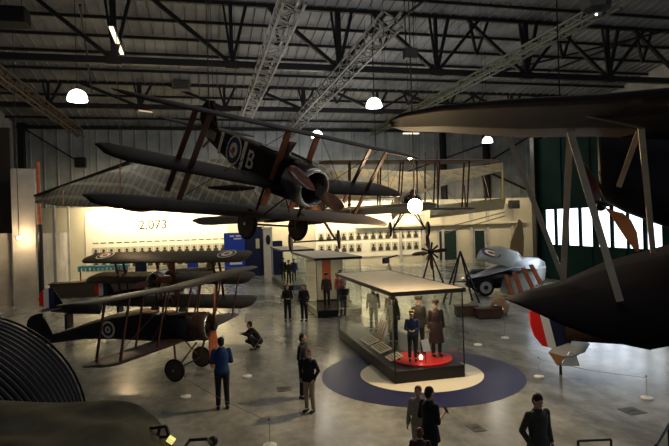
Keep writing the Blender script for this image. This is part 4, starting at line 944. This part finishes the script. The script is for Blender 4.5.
# ================================================================== LEFT SIDE EXHIBITS
# corrugated iron hut
HR = 2.8; hx, hy = -5.85, 14.5
t = thing('iron_hut', 'rounded black corrugated iron hut roof at the left edge', 'hut', (hx, hy, 0))
mb = MB(); R = []; y = hy; i = 0
while y > 4.6:
    R.append([V((hx + (HR + (.045 if i % 2 else -.045)) * math.cos(a), y, max(0, (HR + (.045 if i % 2 else -.045)) * math.sin(a)))) for a in [PI * k / 40 for k in range(41)]])
    y -= .14; i += 1
mb.rings(R, cap=False, close=False); mb.build('roof_sheet', ironhut, t, world=True)
for ys in [hy - .3 - .27 * q for q in range(34)]:
    sm_ = MB(); sm_.rings([[V((hx + r_ * math.cos(PI * k / 40), yy, r_ * math.sin(PI * k / 40))) for r_, yy in ((HR + .04, ys - .03), (HR + .085, ys - .015), (HR + .085, ys + .015), (HR + .04, ys + .03))] for k in range(41)])
    sm_.build('sheet_rib', mat('paler_rib_iron', (.05, .05, .058), .45, .4), t, world=True)  # ribs coloured a little paler than the roof sheet
mb = MB().prism([V((hx + (HR - .04) * math.cos(PI * k / 30), hy - .02, (HR - .04) * math.sin(PI * k / 30))) for k in range(31)], (0, -.06, 0)); e = mb.build('end_wall', ironhut, t, world=True)
MB().box((hx, hy + .03, 1), (.95, .05, 2)).build('door', pc10b, e, world=True)
mb = MB()
for k in range(30): 
    a, b = PI * k / 30, PI * (k + 1) / 30; r_ = HR + .06
    mb.bar((hx + r_ * math.cos(a), hy, r_ * math.sin(a)), (hx + r_ * math.cos(b), hy, r_ * math.sin(b)), .05, .04, up=(0, 1, 0))
mb.build('edge_trim', steel, t, world=True)
# canvas-covered lorry in the foreground
c = P(60, 430, 5); t = thing('canvas_covered_lorry', 'old lorry under an olive canvas cover at the bottom left corner', 'lorry', (c.x, c.y, 0))
prof = [(-60, 399, 6.6), (0, 399, 6.3), (60, 400, 6.2), (110, 400, 6.1), (140, 405, 6.0), (160, 414, 5.9), (172, 430, 5.8), (178, 452, 5.8), (182, 520, 5.8)]
rows = []
rnd = random.Random(3)
for j in range(14):
    f = j / 13; row = []
    for (px, py, d) in prof:
        q = P(px, py, d); back = V((-math.sin(YAW), -math.cos(YAW), 0)) * (f * 2.6); wob = .05 * math.sin(j * 1.7 + px * .06) + rnd.uniform(-.05, .05)
        row.append(q + back + V((0, 0, wob - .12 * f)))
    rows.append(row)
mb = MB(); mb.smooth = True; mb.rings(rows, cap=False, close=False)
o = mb.build('canvas_cover', canvas, t, world=True); so = o.modifiers.new('thick', 'SOLIDIFY'); so.thickness = .03; sb = o.modifiers.new('sub', 'SUBSURF'); sb.levels = 2; sb.render_levels = 2
q = P(40, 430, 5.6); MB().box((q.x, q.y - .4, .95), (3.6, 2.2, .9), Matrix.Rotation(-YAW, 3, 'Z')).build('load_bed', olive, t, world=True)
for px in (20, 150):
    for d in (4.4, 5.6):
        q = P(px, 440, d); MB().lathe((q.x, q.y, .45), [(.45, -.09), (.45, .09)], axis=(0, 1, 0), n=20).build('wheel', rubber, t, world=True)
        MB().cone((q.x, q.y, .9), (q.x, q.y, 2.3), .03, .03, 6).build('cover_hoop', steel, t, world=True)
mb = MB()
for a, b in (((140, 446), (150, 428)), ((150, 428), (166, 426)), ((166, 426), (172, 446)), ((145, 438), (170, 436)), ((156, 446), (160, 427))): mb.bar(P(*a, 5.6), P(*b, 5.6), .03)
mb.build('windscreen_frame', steel, t, world=True)
MB().bar(P(168, 438, 5.5), P(174, 442, 5.5), .06, .05).build('yellow_highlight', mat('yellow_highlight_glow', (.9, .8, .2), .3, emit=(.9, .8, .25), es=.9), t, world=True)  # glowing bar added for a yellow highlight on the cab
t = thing('bicycle_frame', 'dark folded metal frame on the floor at the bottom edge right of the lorry', 'frame', F(200, 446, .3))
mb = MB(); mb.tube([F(184, 448, .4), F(190, 440, .8), F(206, 439, .8), F(214, 444, .4)], .03); mb.build('tube', black, t, world=True); MB().ball(F(213, 441, .5), .1).build('saddle', black, t, world=True)

# exhibits behind the biplane: two tails, turquoise wing, dark crates
def tail_exhibit(px, py, d, rz, label, s=1.0):
    c = P(px, py, d); t = thing('aircraft_tail', label, 'aircraft tail', (c.x, c.y, 0), rz)
    fu = MB(); fu.smooth = True; fu.rings([[V((x, w_ * math.cos(a), z + h_ * math.sin(a))) for a in [2 * PI * i / 12 for i in range(12)]] for x, w_, z, h_ in ((2.2, .35, 1.3, .4), (1, .25, 1.25, .3), (0, .08, 1.2, .12))]); fu.build('fuselage', pc10b, t)
    tailfeathers(t, .15, 1.25, pc10b, pc10b, 'stripe', 1.1, 1.15 * s)
    MB().box((.8, 0, .5), (.1, .6, 1.0)).build('trestle', steel, t)
tail_exhibit(52, 335, 24.5, -.25, 'dark aircraft tail with red, white and blue rudder at the far left behind the wing')
tail_exhibit(106, 325, 28.5, -.3, 'dark aircraft tail with striped rudder seen above the biplane fuselage')
c = AY(104, 266, 45); t = thing('turquoise_canopy', 'small turquoise scalloped canopy seen between the wings at the left', 'canopy', (c.x, c.y, 0))
m = MB(); m.box((0, 0, c.z), (3.6, 1.2, .12))
for i in range(12): m.box((-1.65 + .3 * i, -.62, c.z - .18), (.2, .04, .28))
m.build('awning', mat('turquoise_cloth', (.1, .5, .55), .6), t)
for sx in (-1.7, 1.7): MB().cone((sx, 0, 0), (sx, 0, c.z), .05, .05, 8).build('post', strutr, t)
t = thing('low_display_counter', 'low dark display counter behind the triplane at the left', 'counter', (AY(120, 295, 42).x, 42, 0)); MB().box((0, 0, .5), (9, 1.2, 1.0)).build('body', mat('dull_brown', (.05, .038, .028), .6), t); MB().box((0, 0, 1.03), (9.2, 1.3, .06)).build('counter_top', strutd, t)
for i, (px, col, lab) in enumerate(((121, dred, 'dull red'), (193, blue, 'blue'), (141, navy, 'dark navy'))):
    c = AY(px, 270, 47); t = thing('exhibit_banner', lab + ' upright exhibit banner behind the ground triplane', 'banner', (c.x, 47, 0)); MB().box((0, 0, 1.15), (.9, .08, 1.7)).build('banner_panel', col, t); MB().box((0, 0, .1), (1.1, .5, .2)).build('base', black, t)

# ================================================================== RIGHT SIDE EXHIBITS
c = F(432, 293); t = thing('engine_on_stand', 'dark rotary aero engine with four-bladed propeller on a stand behind the front showcase', 'engine', (c.x, c.y, 0), -PI / 2 - .6)
z = P(430, 251, (c - EYE).length).z
MB().cone((-.5, -.9, 0), (0, 0, z), .06, .05, 8).cone((-.5, .9, 0), (0, 0, z), .06, .05, 8).cone((-1.1, 0, 0), (-.2, 0, z), .06, .05, 8).build('stand', steel, t)
rotary(t, (0, 0, z), .7); prop(t, (.35, 0, z), 1.15, 1.7, strutd, 4, .13)
c = F(398, 285); t = thing('field_gun', 'small dark machine gun on a splayed tripod left of the aero engine', 'gun', (c.x - .3, c.y + 1, 0), .4)
for a in (0, 2.1, 4.2): MB().cone((math.cos(a) * .7, math.sin(a) * .7, 0), (0, 0, 1.5), .05, .04, 8).build('leg', mat('grey_leg', (.3, .28, .22), .5), t)
MB().cone((-.5, 0, 1.9), (.9, 0, 2.1), .09, .05, 10).build('barrel', black, t); MB().box((-.3, 0, 1.75), (.5, .25, .4)).build('breech', black, t)
c = F(462, 303); t = thing('hoist_frame', 'black A-shaped hoist frame left of the pale biplane', 'frame', (c.x, c.y, 0))
for sx in (-.9, .9): MB().cone((sx, -.3, 0), (0, 0, 2.9), .06, .05, 8).cone((sx, .5, 0), (0, 0, 2.9), .06, .05, 8).build('leg', black, t)
MB().box((0, 0, 1.2), (1.2, .06, .06)).build('crossbar', black, t)
for px, py, w_, h_, m_, lab in ((466, 316, 1.0, .45, mat('old_brown_wood', (.1, .06, .035), .6), 'low wooden trolley on the floor right of the front showcase'), (488, 318, 1.1, .4, mat('dark_wood', (.06, .03, .02), .6), 'low dark wooden chest right of the trolley')):
    c = F(px, py); t = thing('wooden_chest', lab, 'chest', (c.x, c.y, 0), -.2); MB().box((0, 0, h_ / 2 + .03), (w_, .6, h_)).build('body', m_, t, bevel=.02); MB().box((0, 0, h_ + .06), (w_ + .06, .66, .06)).build('lid', m_, t)
    for sx in (-1, 1):
        for sy in (-1, 1): MB().box((sx * w_ * .42, sy * .24, .02), (.08, .08, .04)).build('foot', black, t)
c = F(500, 316); t = thing('leather_cask', 'tan leather-covered cask lying on the floor left of the dark wing tip', 'cask', (c.x, c.y, 0), .6)
mb = MB(); mb.smooth = True; mb.lathe((0, 0, .45), [(.3, -.5), (.42, -.25), (.45, 0), (.42, .25), (.3, .5)], axis=(1, .2, .3), n=20); mb.build('body', mat('tan_leather', (.25, .13, .06), .5, noise=.2), t)
MB().lathe((-.47, -.1, .32), [(.31, -.04), (.31, .0)], axis=(1, .2, .3), n=20).build('rim', bright, t); MB().box((0, 0, .05), (.7, .4, .1)).build('cradle', black, t)
c = F(522, 262); t = thing('brown_fin', 'upright tan aircraft fin standing against the wall behind the pale biplane', 'fin', (AY(516, 260, 50).x, 50, 0), .2)
MB().prism([(-1, 0, .3), (1, 0, .3), (1.2, 0, 2.6), (1.0, 0, 4.2), (.6, 0, 4.5), (.1, 0, 3.6), (-.6, 0, 2.2)], (0, .12, 0)).build('panel', mat('tan_fabric', (.38, .27, .15), .6), t); MB().box((0, .05, .15), (2, .6, .3)).build('stand', black, t)
for i in range(3):
    c = AY(544 + i * 4, 275, 49); t = thing('blue_barrel', 'blue drum in the corner below the first windows', 'drum', (c.x, 49 - i * 1.1, 0), group='blue drums in the corner')
    MB().lathe((0, 0, 0), [(.4, 0), (.4, .55), (.42, .58), (.4, .61), (.4, 1.3)], n=20).build('body', mat('grey_blue_drum', (.1, .14, .25), .4), t); MB().lathe((0, 0, 1.3), [(.41, 0), (.38, .04)], n=20).build('lid', white, t)
